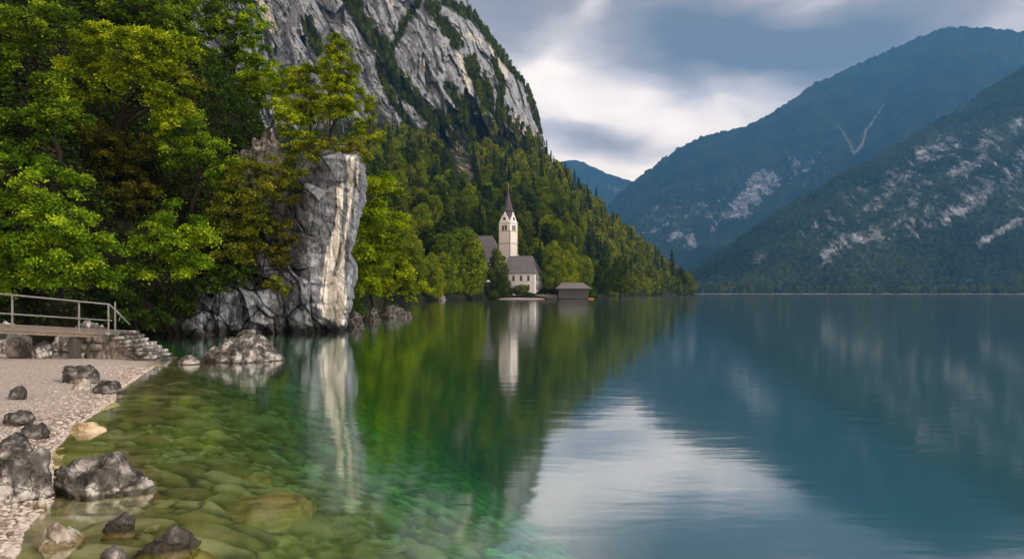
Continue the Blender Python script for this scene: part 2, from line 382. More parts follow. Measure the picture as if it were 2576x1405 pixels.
def leaf_mat(name, lo, mid, hi, trans=0.35, rnd=0.0):
    m, k = new_mat(name)
    t = k.attr('tint')
    if rnd: t = k.m('ADD', t, k.m('MULTIPLY', k.m('SUBTRACT', k.n('ObjectInfo').outputs['Random'], 0.5), rnd))
    col = k.ramp(t, [(0.0, lo), (0.5, mid), (1.0, hi)])
    d = k.n('BsdfDiffuse', {'Color': col}); tl = k.n('BsdfTranslucent', {'Color': k.mix(0.5, col, (1.0, 0.9, 0.25), 'MULTIPLY')})
    k.n('OutputMaterial', {'Surface': k.n('MixShader', {0: trans, 1: d, 2: tl})})
    return m
M['green'] = leaf_mat('green_leaves', (0.025, 0.053, 0.006), (0.077, 0.147, 0.010), (0.302, 0.416, 0.023))
M['bright'] = leaf_mat('fresh_green_leaves', (0.038, 0.087, 0.006), (0.119, 0.232, 0.012), (0.434, 0.566, 0.026))
M['yellow'] = leaf_mat('yellow_green_leaves', (0.05, 0.085, 0.005), (0.19, 0.27, 0.01), (0.552, 0.624, 0.022))
M['lime'] = leaf_mat('lime_green_leaves', (0.06, 0.10, 0.004), (0.20, 0.31, 0.008), (0.42, 0.50, 0.014))
# olive and the rest
M['olive'] = leaf_mat('olive_leaves', (0.041, 0.061, 0.008), (0.121, 0.149, 0.014), (0.351, 0.351, 0.031))
M['brown'] = leaf_mat('bronze_brown_leaves', (0.026, 0.028, 0.005), (0.082, 0.085, 0.011), (0.19, 0.18, 0.018))
M['darkgreen'] = leaf_mat('dark_green_leaves', (0.012, 0.026, 0.006), (0.034, 0.066, 0.011), (0.084, 0.132, 0.017))
M['forest_leaf'] = leaf_mat('forest_broadleaf_leaves', (0.018, 0.033, 0.006), (0.066, 0.097, 0.010), (0.220, 0.248, 0.018), 0.3, 0.6)
M['forest_bright'] = leaf_mat('lakeside_broadleaf_leaves', (0.042, 0.075, 0.006), (0.151, 0.212, 0.013), (0.361, 0.373, 0.018), 0.35, 0.4)
M['needle'] = leaf_mat('conifer_needles', (0.010, 0.022, 0.008), (0.029, 0.052, 0.014), (0.065, 0.098, 0.021), 0.15, 0.4)
def simple(name, col, rough=0.8, scale=3.0, var=0.35, bd=0.02, metal=0.0, stretch=(1, 1, 1)):
    m, k = new_mat(name); co = k.mapping(obj_co(k), stretch); n = k.noise(co, scale, 7, 0.65)
    c = k.ramp(n, [(0.3, tuple(x * (1 - var) for x in col)), (0.55, col), (0.75, tuple(min(1, x * (1 + var * 0.6)) for x in col))])
    finish(k, c, rough, n, 0.5, bd, 0.3, metal); return m
M['bark'] = simple('dark_bark', (0.035, 0.026, 0.018), 0.9, 6, 0.6, 0.03, stretch=(3, 3, .4))
M['plaster'] = simple('white_lime_plaster', (0.80, 0.78, 0.76), 0.9, 0.8, 0.2, 0.02)
M['tower_stone'] = simple('pale_ashlar', (0.76, 0.71, 0.66), 0.9, 1.2, 0.3, 0.04, stretch=(1, 1, 2.5))
M['string'] = simple('stone_string_course', (0.3, 0.25, 0.2), 0.9)
M['shingle'] = simple('weathered_grey_shingles', (0.17, 0.155, 0.16), 0.9, 1.6, 0.35, 0.06, stretch=(1, 1, 3))
M['slate'] = simple('dark_spire_slate', (0.075, 0.062, 0.072), 0.7, 1.5, 0.35, 0.04)
M['glass'] = simple('dark_window_glass', (0.02, 0.024, 0.028), 0.25, 2, 0.2, 0.0)
M['frame'] = simple('pale_window_frame', (0.5, 0.46, 0.4), 0.8)
M['red'] = simple('red_painted_ring', (0.3, 0.05, 0.04), 0.8)
M['dark_wood'] = simple('dark_weathered_boards', (0.085, 0.075, 0.07), 0.85, 2.0, 0.5, 0.05, stretch=(5, 5, .5))
M['grey_wood'] = simple('grey_weathered_timber', (0.2, 0.165, 0.13), 0.85, 5.0, 0.4, 0.01, stretch=(.6, 4, 4))
M['metal'] = simple('galvanised_rail', (0.2, 0.2, 0.2), 0.5, 8, 0.3, 0.004)
M['white'] = simple('white_canvas', (0.75, 0.75, 0.78), 0.8)
M['orange'] = simple('orange_plastic', (0.6, 0.2, 0.03), 0.6)
M['gold'] = simple('dull_gilding', (0.5, 0.4, 0.2), 0.5)

# ------------------------------------------------------------------ ground: one sheet for bank, beach and lake bed
SHORE = [(-2.0, -12), (-3.3, 0), (-3.95, 5.2), (-4.3, 5.8), (-4.6, 6.6), (-5.9, 8.5), (-6.7, 10.2), (-7.5, 12.6), (-8.2, 13.9), (-9.9, 18.6),
         (-10.2, 19.8), (-11.5, 20.6), (-15, 21.6), (-18, 23.5), (-18.5, 28), (-17.2, 33), (-14, 34.8), (-9.0, 35.2), (-9.2, 39), (-10.2, 44), (-10.5, 51),
         (-11, 62), (-15, 80), (-21, 120), (-24, 171), (-9, 226), (8, 228), (17, 229), (27, 245), (42, 343), (89, 480), (168, 640), (150, 720), (60, 760), (-2000, 900)]
LAND = SHORE + [(-2000, -12)]
def shore_sd(x, y):
    d, _ = seg_dist(x, y, SHORE)
    return np.where(inside(x, y, LAND), d, -d)
def ground_z(x, y):
    s = shore_sd(x, y); o = np.maximum(-s, 0)
    z = np.where(s > 0, 0.075 * np.minimum(s, 12), -(0.05 * o + 0.040 * o * o))
    z = np.where((y > 24) & (s > -1.5), np.minimum(z, -0.35), np.maximum(z, -16))
    p = np.stack([x, y, 0 * x], 1)
    return z + 0.022 * fbm(p * 0.9, 4, 3) * np.clip(1 + o, 1, 4) + 0.008 * fbm(p * 5, 3, 8)
def spaced(a, b, n, power):
    t = np.linspace(-1, 1, n); return a + (b - a) * np.sign(t) * np.abs(t) ** power
def cobbles(x, y):
    """closely packed stones of the lake bed: height, tint of each stone, gap between stones"""
    p = np.stack([x, y, 0 * x], 1); wq = p + 0.10 * np.stack([fbm(p * 2.2, 3, 301), fbm(p * 2.2, 3, 302), 0 * x], 1)
    a1, a2, ac = worley(wq / np.array([.52, .42, 1]) + 3.3, 303); b1, b2, bc = worley(wq / np.array([.21, .18, 1]) + 7.7, 304)
    ea, eb = np.clip((a2 - a1) / .42, 0, 1), np.clip((b2 - b1) / .42, 0, 1)
    big = ac > 0.42                                  # some cells hold one big stone, others a handful of small ones
    hgt = np.where(big, 0.13 * ea ** .55 + .08 * (ac - .5), 0.055 * eb ** .55 + .03 * (bc - .5) + .01)
    return hgt, np.where(big, (ac - .42) / .58 * .7 + .3 * vnoise(p * 5, 305), bc), np.where(big, np.exp(-(ea / .28) ** 2), np.exp(-(eb / .3) ** 2))
gx = np.concatenate([[-4000, -1500, -500, -150, -60], np.linspace(-26, -6.7, 150), np.arange(-6.6, 3.0, .032), np.linspace(3.1, 8, 40), [14, 24, 45, 90, 200, 600, 1500, 6200]])
gy = np.concatenate([[-60, -12, -3], np.linspace(2, 3.5, 20), np.arange(3.55, 12.0, .032), np.linspace(12.1, 24, 130), np.linspace(24.4, 60, 60), [75, 100, 150, 250, 400, 700, 1200, 2500, 7800]])
GX, GY = np.meshgrid(gx, gy); gz = ground_z(GX.ravel(), GY.ravel()); ch, ct, cg = cobbles(GX.ravel(), GY.ravel()); ow = np.maximum(-shore_sd(GX.ravel(), GY.ravel()), 0); cw = sstep(.1, .9, ow) * (np.abs(GX.ravel()) < 60) * (GY.ravel() < 80); gz = np.where(ow > 0, np.minimum(gz + ch * cw - .05 * cw, np.maximum(-.03, gz)), gz)
gV = np.stack([GX.ravel(), GY.ravel(), gz], 1)
tag(mesh_np('lake_bed', gV, grid_faces(len(gy), len(gx)), M['bed'], smooth=True, attrs=dict(tint=ct, gap=cg * (0.35 + .65 * cw))), kind='structure')
bx = np.linspace(-26, -2, 300); by = np.linspace(1.5, 24, 300); BX, BY = np.meshgrid(bx, by)
bs = shore_sd(BX.ravel(), BY.ravel()); bz = ground_z(BX.ravel(), BY.ravel()) + 0.006
fq = grid_faces(300, 300); keep = (bs[fq] > -0.12).all(1)
fq = fq[keep]; used = np.unique(fq); remap = -np.ones(90000, int); remap[used] = np.arange(len(used))
tag(mesh_np('gravel_beach', np.stack([BX.ravel(), BY.ravel(), bz], 1)[used], remap[fq], M['gravel'], smooth=True), kind='structure')

# the lake
lake = mesh_np('lake_water', [(-3900, -50, 0), (6000, -50, 0), (6000, 7600, 0), (-3900, 7600, 0)], [(0, 1, 2, 3)], M['water'])
tag(lake, kind='structure')

# ------------------------------------------------------------------ steep forest bank behind the beach
FOOT = [(-200, 20), (-60, 23), (-24, 25), (-19.0, 28.5), (-18.0, 33.5), (-13.5, 36.2), (-10.4, 37), (-10.6, 44), (-11.2, 52), (-14, 62), (-19, 85), (-32, 130), (-60, 180)]
BANK = FOOT + [(-200, 400)]
def bank_z(x, y):
    d, _ = seg_dist(x, y, FOOT); s = np.where(inside(x, y, BANK), d, -d)
    p = np.stack([x, y, 0 * x], 1)
    z = np.where(s > 0, 13 * (1 - np.exp(-s / 7)) + 0.72 * s, s * 1.6)
    return z + (1.1 * fbm(p * 0.22, 5, 21) + 0.35 * fbm(p * 0.9, 4, 22)) * np.clip(s, 0, 3) / 3 * 1.5 - 0.2
bx = np.linspace(-130, -8, 240); by = np.linspace(20, 140, 220); BX, BY = np.meshgrid(bx, by)
bz = bank_z(BX.ravel(), BY.ravel()); fq = grid_faces(220, 240)
keep = (bz[fq] > -4).any(1); fq = fq[keep]; used = np.unique(fq); remap = -np.ones(240 * 220, int); remap[used] = np.arange(len(used))
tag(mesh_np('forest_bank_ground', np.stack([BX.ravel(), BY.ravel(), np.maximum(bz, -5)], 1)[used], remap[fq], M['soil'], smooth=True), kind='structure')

# ------------------------------------------------------------------ the big cliff mountain on the left
XR = [(-420, 860), (-350, 900), (-200, 1040), (-60, 1138), (0, 1172), (62, 1213), (112, 1248), (162, 1283), (220, 1326), (262, 1347), (335, 1363), (400, 1373), (425, 1386),
      (475, 1440), (540, 1508), (590, 1568), (640, 1628), (690, 1690), (725, 1738), (747, 1750)]
D0 = [(500, 120), (900, 140), (1050, 172), (1220, 226), (1290, 228), (1400, 229), (1440, 255), (1500, 335), (1600, 470), (1745, 640)]
FOOTY = [(500, 385), (942, 366), (1022, 366), (1073, 380), (1120, 380), (1172, 400), (1240, 390), (1320, 400), (1384, 422), (1440, 470), (1508, 535), (1628, 635), (1738, 720), (1800, 745)]
DF = [(500, 380), (930, 430), (1170, 480), (1384, 570), (1508, 600), (1628, 640), (1750, 690)]
VEGS = [([(872, -40), (882, 0), (917, 73), (961, 120), (990, 189), (1022, 233), (1073, 280), (1112, 325), (1128, 360)], 21),
        ([(1085, 15), (1110, 60), (1139, 95), (1150, 115)], 16), ([(1100, -30), (1124, 7), (1186, 44), (1219, 73), (1251, 120), (1288, 175), (1322, 207), (1346, 250)], 14),
        ([(1180, 160), (1195, 190), (1215, 220), (1225, 270)], 20), ([(1124, 218), (1153, 262)], 12), ([(985, 120), (1040, 30), (1060, -10)], 9),
        ([(1240, 150), (1262, 210), (1255, 290)], 10), ([(770, 60), (800, 130)], 14), ([(950, 170), (990, 260), (1040, 330)], 8), ([(1330, 250), (1360, 330)], 7)]
SCREE = [(1090, 275), (1104, 296), (1124, 325), (1146, 367), (1166, 400), (1172, 440)]
PALES = [([(1158, 140), (1170, 190), (1184, 262)], 11), ([(1180, 90), (1205, 105)], 10), ([(655, 0), (675, 40), (690, 80)], 18), ([(1300, 300), (1330, 360)], 16), ([(1345, 340), (1370, 400)], 10),
         ([(975, 0), (990, 20)], 8), ([(1235, 120), (1275, 190)], 9), ([(1140, 300), (1130, 280)], 6), ([(760, 180), (800, 300)], 16), ([(1060, 150), (1080, 200)], 8)]
FORESTLINE = [(400, 380), (942, 364), (1022, 364), (1073, 382), (1098, 330), (1112, 315), (1140, 330), (1165, 285), (1233, 290), (1288, 327), (1320, 364), (1379, 404), (1900, 300)]
def mount_depth(x, y):
    d0 = interp(x, D0); df = interp(x, DF); fy = interp(x, FOOTY); e = (HY - y) / F
    zf = H + (HY - fy) / F * df; k1 = np.maximum(zf / np.maximum(df - d0, 8), 0.05)
    k1 = np.maximum(k1, e + 0.02)
    da = (H + k1 * d0) / (k1 - e)
    k2 = 2.3; db = (H - zf + k2 * df) / (k2 - e)
    d = np.where(y > fy, da, db)
    cl = sstep(20, -40, y - fy)                      # 1 on the cliff
    p = np.stack([x / 70, y / 110, 0 * x], 1)
    q = np.stack([(x + 0.55 * y) / 26, (y - 0.3 * x) / 120, 0 * x + 3], 1)
    big = fbm(p, 5, 31); rib = np.abs(fbm(q, 5, 41, 0.55))
    ac, al = 0.90 * x - 0.43 * y, 0.43 * x + 0.90 * y; ac = ac + 14 * big
    f1_, _e = facets(np.stack([ac / 34, 0 * x, al / 170], 1), 35); f2_, _e = facets(np.stack([ac / 11, 0 * x + 4, al / 60], 1), 36); f3_, _e = facets(np.stack([ac / 5, 0 * x + 2, al / 20], 1), 37)
    d = d + cl * (14 * big - 6 * (0.35 - rib) + 17 * f1_ + 6.0 * f2_ + 2.2 * f3_) + (1 - cl) * 6 * big
    for line, wd in VEGS: d = d + cl * 8 * np.exp(-(seg_dist(x, y, line)[0] / wd) ** 2)
    xr = interp(y, XR); ed = np.clip(1 - (xr - x) / 150, 0, 1)
    return np.maximum(d + cl * 70 * ed ** 2.5, d0)
def forest_mask(x, y): return y > interp(x, FORESTLINE)
rows = np.concatenate([np.linspace(-420, -30, 40), np.linspace(-25, 430, 330), np.linspace(433, 752, 90), [757, 764, 774, 790]])
nt = 560; tt = np.linspace(0, 1, nt) ** 0.7
xr = interp(rows, XR); Xg = 60 + tt[None, :] * (xr[:, None] - 60); Yg = np.repeat(rows[:, None], nt, 1)
Dg = mount_depth(Xg.ravel(), Yg.ravel()).reshape(Xg.shape)
front = np.stack([(Xg - HX) / F * Dg, Dg, H + (HY - Yg) / F * Dg], -1)
wd = np.stack([fbm(np.stack([front[..., 0].ravel() / 12, front[..., 1].ravel() / 12, front[..., 2].ravel() / 18], 1), 4, 77 + i) for i in range(3)], 1).reshape(front.shape)
mask_cl = sstep(20, -40, Yg - interp(Xg.ravel(), FOOTY).reshape(Xg.shape))[..., None]
front = front + wd * (1.2 + 0.6 * mask_cl)
back = []
for dd, sh in ((14, -3), (45, -16), (120, -60), (320, -200)):
    b = front[:, -1, :].copy(); b[:, 1] += dd; b[:, 0] += sh * np.clip((HY - rows) / 300, 0.15, 1) + dd * interp(rows, [(-420, -.1), (425, 0.03), (752, 0.1)]); b[:, 2] *= (1 - dd / 900)
    back.append(b)
allp = np.concatenate([front, np.stack(back, 1)], 1); nc = allp.shape[1]
top = allp[0].copy(); top[:, 1] += 300; allp = np.concatenate([top[None], allp], 0)
veg = np.zeros(Xg.shape)
for line, wdt in VEGS: veg = np.maximum(veg, 0.95 * np.exp(-(seg_dist(Xg, Yg, line)[0] / wdt) ** 2))
ledge = np.abs(fbm(np.stack([(Xg + 0.8 * Yg).ravel() / 60, (Yg - 0.6 * Xg).ravel() / 22, 0 * Xg.ravel()], 1), 4, 91)).reshape(Xg.shape)
veg = np.maximum(veg, 0.34 * sstep(0.25, 0.05, ledge)); veg = np.maximum(veg, 0.6 * sstep(-70, 0, Yg - interp(Xg.ravel(), FORESTLINE).reshape(Xg.shape)))
pale = np.zeros(Xg.shape)
for line, wdt in PALES: pale = np.maximum(pale, np.exp(-(seg_dist(Xg, Yg, line)[0] / wdt) ** 2))
sd, sp = seg_dist(Xg, Yg, SCREE); scree = sstep(1.5, 0.5, sd / (4 + 14 * sp))
forest = forest_mask(Xg.ravel(), Yg.ravel()).reshape(Xg.shape) * 1.0 * (1 - scree)
def pad(a): a = np.concatenate([a, np.repeat(a[:, -1:], 4, 1)], 1); return np.concatenate([a[:1], a], 0).ravel()
tag(mesh_np('cliff_mountain', allp.reshape(-1, 3), grid_faces(len(rows) + 1, nc), M['mountain'], smooth=True,
            attrs=dict(veg=pad(veg), pale=pad(pale), scree=pad(scree), forest=pad(forest))), kind='structure')

# ------------------------------------------------------------------ far mountains across the lake
def slope_mesh(name, x0, x1, nx, ny, crest, d0, dc, rocks=(), tracks=(), amp=120, bump=9, seed=5, ybot=739.5, spur=(0.9, 260.0)):
    xs = np.linspace(x0, x1, nx); yt = interp(xs, crest); s = np.linspace(0, 1, ny)
    Y = ybot + (yt[None, :] - ybot) * s[:, None]; X = np.repeat(xs[None, :], ny, 0)
    dd0 = np.repeat(interp(xs, d0)[None], ny, 0); ddc = np.repeat(interp(xs, dc)[None], ny, 0)
    ec = np.repeat(((HY - yt) / F)[None], ny, 0); e = (HY - Y) / F
    kk = np.maximum((H + ec * ddc) / np.maximum(ddc - dd0, 10), ec + 0.01); D = (H + kk * dd0) / (kk - e)
    q = np.stack([(X + spur[0] * Y).ravel() / spur[1], Y.ravel() / 900, 0 * X.ravel()], 1)
    D = D + (amp * fbm(q, 5, seed) * s[:, None].repeat(nx, 1).ravel() ** 0.6).reshape(D.shape)
    p = np.stack([(X - HX) / F * D, D, H + e * D], -1); fl = p.reshape(-1, 3)
    p = (fl + np.stack([0 * fl[:, 0], 0 * fl[:, 0], bump * (fbm(fl / 9.0, 2, seed + 3) + 1.1 * fbm(fl / 60.0, 3, seed + 4))], 1) * np.minimum(1, s * 30)[:, None].repeat(nx, 1).reshape(-1, 1)).reshape(p.shape)
    bk = []
    for a, b in ((150, 0.93), (600, 0.6), (1400, 0.0)):
        r = p[-1].copy(); r[:, 1] += a; r[:, 0] *= (1 + a / r[:, 1] * 0.9); r[:, 2] = r[:, 2] * b - 2 * (b == 0); bk.append(r)
    allp = np.concatenate([p, np.stack(bk, 0)], 0)
    rock = np.zeros(X.shape); tr = np.zeros(X.shape)
    for line, wdt, am in rocks: rock = np.maximum(rock, 1.1 * am * 0.95 * np.exp(-(seg_dist(X, Y, line)[0] / (1.5 * wdt)) ** 2))
    for line, w0, w1 in tracks:
        d_, p_ = seg_dist(X, Y, line); tr = np.maximum(tr, sstep(1.4, 0.4, d_ / (w0 + (w1 - w0) * p_)))
    pd = lambda a: np.concatenate([a, np.zeros((3, nx))], 0).ravel()
    return tag(mesh_np(name, allp.reshape(-1, 3), grid_faces(ny + 3, nx), M['far'], smooth=True, attrs=dict(rock=pd(rock), track=pd(tr))), kind='structure')
slope_mesh('far_mountain', 1440, 3300, 520, 260,
           [(1440, 600), (1500, 545), (1545, 503), (1590, 457), (1640, 420), (1700, 375), (1750, 350), (1800, 335), (1870, 322), (1930, 290), (1990, 250), (2050, 210), (2110, 185), (2180, 150), (2250, 120),
            (2330, 85), (2390, 69), (2430, 65), (2480, 71), (2576, 78), (2700, 110), (2900, 60), (3300, 150)],
           [(1440, 3000), (3300, 3000)], [(1440, 4600), (2000, 4800), (2600, 5000), (3300, 4800)],
           rocks=[([(1850, 530), (1890, 490), (1930, 455)], 22, 0.9), ([(1690, 600), (1720, 590), (1740, 605)], 16, 0.65), ([(1790, 580), (1800, 560)], 10, 0.6), ([(1640, 570), (1720, 520), (1850, 500), (1960, 440), (2040, 420)], 34, 0.38),
                  ([(2000, 430), (2010, 415)], 12, 0.6), ([(1780, 545), (1830, 530)], 12, 0.55)],
           tracks=[([(2222, 262), (2200, 300), (2178, 330), (2170, 360), (2148, 388)], 1.2, 4.0), ([(2110, 318), (2130, 345), (2146, 380)], 1.3, 2.2)], amp=380, seed=5, bump=16)
slope_mesh('near_mountain_slope', 1600, 3300, 520, 240,
           [(1600, 739), (1660, 722), (1720, 690), (1800, 640), (1900, 570), (2000, 505), (2100, 445), (2200, 395), (2300, 335), (2400, 280), (2480, 225), (2576, 165), (2700, 95), (3000, -60), (3300, -150)],
           [(1600, 1800), (3300, 1500)], [(1600, 1900), (2000, 2200), (2600, 2700), (3300, 2600)],
           rocks=[([(2320, 390), (2360, 375), (2395, 365)], 20, 0.8), ([(2400, 440), (2470, 400)], 16, 0.7), ([(2480, 355), (2560, 320)], 18, 0.7), ([(2200, 500), (2270, 460), (2290, 440)], 26, 0.55), ([(2080, 640), (2150, 600), (2200, 585)], 20, 0.75),
                  ([(2250, 560), (2290, 520), (2310, 480)], 18, 0.55), ([(2390, 540), (2450, 500), (2490, 480)], 20, 0.7), ([(2465, 610), (2520, 580), (2600, 535)], 8, 0.95), ([(2330, 540), (2350, 500)], 14, 0.6), ([(2540, 440), (2600, 380)], 30, 0.5),
                  ([(2100, 560), (2250, 480), (2400, 420), (2600, 380)], 60, 0.3), ([(2160, 600), (2400, 520), (2600, 470)], 45, 0.32), ([(1905, 655), (1925, 645)], 10, .5), ([(2150, 540), (2210, 500)], 16, .5)],
           amp=150, seed=15, ybot=739.0)
slope_mesh('distant_peak', 1300, 1800, 180, 80, [(1300, 470), (1360, 430), (1400, 408), (1440, 402), (1470, 408), (1500, 424), (1540, 440), (1580, 452), (1620, 470), (1800, 560)],
           [(1300, 5600), (1800, 5600)], [(1300, 6600), (1800, 6600)], rocks=[([(1530, 470), (1550, 480)], 8, .5)], amp=120, seed=25, ybot=742)

# haze: an even box of air round everything
hz, k = new_mat('valley_air')
k.n('OutputMaterial', {'Volume': k.n('VolumePrincipled', {'Color': (0.12, 0.41, 0.92), 'Density': 0.000115, 'Anisotropy': 0.0})})
hb = MB().box(-5000, 6500, -120, 8300, -20, 2300).build('haze', hz); tag(hb, kind='stuff')

# ------------------------------------------------------------------ rocks
_ico = {}
def ico(sub):
    if sub not in _ico:
        bm = bmesh.new(); bmesh.ops.create_icosphere(bm, subdivisions=sub, radius=1.0)
        _ico[sub] = (np.array([v.co[:] for v in bm.verts]), np.array([[v.index for v in f.verts] for f in bm.faces])); bm.free()
    return _ico[sub]
def boulder_shape(seed, sub=5, facet=0.5, rough=0.12, tilt=0.0, peak=0.0, prof=None):
    V, T = ico(sub); V = V.copy(); rg = np.random.default_rng(seed)
    for _ in range(int(9 + 9 * facet)):                  # planes slice the ball into broken faces
        n = rg.normal(size=3); n /= np.linalg.norm(n); h = rg.uniform(0.55, 0.92)
        ex = np.maximum(V @ n - h, 0); V = V - np.outer(ex * (0.55 + 0.4 * facet), n)
    r = 1 + rough * fbm(V * 1.6 + seed, 5, seed) + rough * 0.5 * fbm(V * 6.0, 4, seed + 5)
    f1, f2, cid = worley(V * 2.3 + seed * 1.7, seed); r = r + rough * 0.7 * (cid - 0.5) - rough * 0.6 * np.exp(-((f2 - f1) / 0.09) ** 2)
    ax_ = rg.normal(size=3); ax_ /= np.linalg.norm(ax_); q = V + np.outer(V @ ax_, ax_) * 2.2
    r = r + rough * 0.55 * (0.3 - np.abs(fbm(q * 1.7 + seed * .3, 5, seed + 7))) * 2
    wv_ = V + .12 * np.stack([fbm(V * 3 + seed, 3, seed + a_) for a_ in (1, 2, 3)], 1)
    h1, e1 = facets(wv_ * 1.5 + seed * 3.1, seed); h2, e2 = facets(wv_ * 3.6 + seed, seed + 1); h3, e3 = facets(wv_ * 8 + seed, seed + 2)
    r = r + rough * (1.1 * h1 + .5 * h2 + .22 * h3 - .12 * e2)
    V = V * r[:, None]
    if prof:
        xn = V[:, 0] / np.abs(V[:, 0]).max(); nb_ = 25; bi = np.clip(((xn + 1) / 2 * nb_).astype(int), 0, nb_ - 1); mx = np.array([max(V[bi == q_, 2].max() if (bi == q_).any() else 0.1, .12) for q_ in range(nb_)])
        e_ = np.interp(xn, (np.arange(nb_) + .5) / nb_ * 2 - 1, mx); V[:, 2] = np.where(V[:, 2] > 0, V[:, 2] * interp(xn, prof) / e_, V[:, 2])
    if peak: V[:, 2] = np.where(V[:, 2] > 0, V[:, 2] * (1 + peak * np.exp(-((V[:, 0] - tilt) ** 2 + V[:, 1] ** 2) / 0.25)), V[:, 2])
    V[:, 0] += tilt * np.maximum(V[:, 2], 0)
    return V, T
def rock(name, label, cat, x0, x1, ytop, ybase, seed, mat, d=None, g=0.0, depth=0.8, sink=0.35, group=None, sub=5, skirt=0.0, **kw):
    """a boulder filling the given columns and rows, standing on ground of height g"""
    if d is None: d = dist_at(ybase, g)
    wdt = (x1 - x0) / F * d / 2; hgt = 0.9 * (ybase - ytop) / F * d
    V, T = boulder_shape(seed, sub, **kw); V = V / np.abs(V).max(0)
    V = V / np.array([max(V[:, 0].max(), -V[:, 0].min())] * 1 + [1, V[:, 2].max()])
    V = V * np.array([wdt, wdt * depth, hgt / (1 - sink * 0.5)]); 
    V[:, 2] = np.where(V[:, 2] < 0, V[:, 2] * 0.5, V[:, 2]); sk_ = 1 + skirt * sstep(.25 * hgt, -.25 * hgt, V[:, 2]); V[:, 0] *= sk_; V[:, 1] *= sk_
    cx = ((x0 + x1) / 2 - HX) / F * d
    o = mesh_np(name, V, T, M[mat], smooth=True); o.location = (cx, d + wdt * depth * 0.55, g - hgt / (1 - sink * 0.5) * sink * 0.5)
    return tag(o, label, cat, group)
R = 'boulder'
rock(R, 'dark rounded boulder on the upper gravel beach below the stone steps', 'boulder', 132, 240, 915, 957, 1, 'dark_boulder', g=0.12)
rock('stone', 'low pale stone just in front of the dark rounded beach boulder', 'stone', 178, 228, 948, 974, 2, 'pale_boulder', g=0.1, sub=4)
rock(R, 'angular dark rock at the water\'s edge near the tip of the beach', 'boulder', 226, 306, 953, 986, 3, 'dark_boulder', g=0.03)
rock('stone', 'small dark stone alone on the pale gravel at the left edge', 'stone', 10, 58, 968, 992, 4, 'dark_boulder', g=0.2, sub=4)
rock('stone', 'dark stone at the left edge, farther of two beside the flat tan rock', 'stone', -4, 76, 1030, 1057, 5, 'dark_boulder', g=0.14, sub=4)
rock('stone', 'brownish dark stone on gravel left of the flat tan rock', 'stone', 30, 108, 1060, 1093, 6, 'dark_boulder', g=0.08, sub=4)
rock('stone', 'dark stone half hidden behind the big left boulder', 'stone', -40, 62, 1088, 1128, 7, 'dark_boulder', g=0.1, sub=4)
rock(R, 'big dark boulder with pale top cut by the left picture edge', 'boulder', -90, 112, 1115, 1248, 8, 'boulder', g=0.06, facet=0.7, rough=0.13, sub=6)
rock(R, 'large jagged grey and white boulder standing in the shallows', 'boulder', 98, 376, 1136, 1252, 9, 'boulder', g=-0.02, facet=0.9, rough=0.13, depth=0.5, sub=6, skirt=0.45, prof=[(-1, .5), (-.8, .75), (-.55, .9), (-.3, .88), (0.1, 1.0), (.3, 1.0), (.5, .72), (.8, .5), (1, .2)])
rock('flat_rock', 'flat tan rock lying at the waterline of the beach', 'rock', 170, 266, 1059, 1084, 10, 'tan_rock', g=0.0, facet=0.3, rough=0.08, depth=.45, prof=[(-1, .5), (-.6, 1), (0.1, .95), (.6, .55), (1, .15)])
rock(R, 'whitish wedge-shaped rock half out of the shallow water', 'boulder', 72, 205, 1308, 1384, 31, 'pale_boulder', g=-0.03, facet=0.9, skirt=0.45)
rock('stone', 'small brown rock breaking the water surface between larger rocks', 'stone', 243, 332, 1293, 1340, 32, 'dark_boulder', g=-0.03, facet=0.7, skirt=0.45)
rock(R, 'dark peaked rock rising out of the shallows with a broad submerged base', 'boulder', 330, 490, 1326, 1392, 33, 'dark_boulder', g=-0.03, peak=0.35, facet=0.8, skirt=0.45)
rock(R, 'grey rock cut off by the bottom edge of the picture', 'boulder', 205, 320, 1378, 1440, 34, 'boulder', g=-0.02, facet=0.9, skirt=0.45)
rock(R, 'large craggy pale boulder standing in the water beyond the steps', 'boulder', 480, 702, 822, 914, 35, 'boulder', g=-0.02, facet=0.8, rough=0.15, depth=0.75, sub=6, prof=[(-1, .28), (-.75, .5), (-.45, .8), (-.25, .82), (-.1, .97), (.15, 1.0), (.35, .88), (.6, .62), (.85, .3), (1, .12)])
rock(R, 'low rounded rock at the left foot of the craggy pale boulder', 'boulder', 428, 500, 889, 918, 36, 'boulder', g=-0.02)
rock(R, 'large rounded boulder behind the railing of the footbridge', 'boulder', 112, 278, 799, 895, 37, 'boulder', d=23.5, g=-0.1, facet=0.4)
rock(R, 'grey boulder behind the bridge railing at the left picture edge', 'boulder', -70, 62, 786, 880, 38, 'boulder', d=22.5, g=0.0, facet=0.4)
rock(R, 'smooth grey boulder under the footbridge on the sand', 'boulder', 66, 126, 853, 890, 39, 'boulder', d=19.6, g=0.25, facet=0.3)
rock('stone', 'small pale stone wedged beside the jagged grey and white boulder', 'stone', 74, 114, 1224, 1256, 40, 'pale_boulder', g=0.0, sub=4, d=6.3)
rock(R, 'broad olive boulder wholly under the clear water', 'boulder', 470, 800, 1252, 1335, 41, 'algae_rock', d=6.7, g=-0.36, facet=0.15, rough=0.07, sink=0.2, depth=0.7)
rock(R, 'submerged algae-covered shelf beside the jagged grey and white boulder', 'boulder', 290, 440, 1200, 1280, 42, 'algae_rock', d=6.5, g=-0.36, facet=0.15, rough=0.07)
rock(R, 'submerged olive base of rock around the dark peaked rock', 'boulder', 300, 580, 1338, 1450, 43, 'algae_rock', d=5.2, g=-0.36, facet=0.1, rough=0.06, depth=0.8)
rock('stone', 'submerged flat olive stone beyond the broad olive boulder', 'stone', 548, 680, 1158, 1200, 44, 'algae_rock', d=8.2, g=-0.4, facet=0.1, rough=0.06)
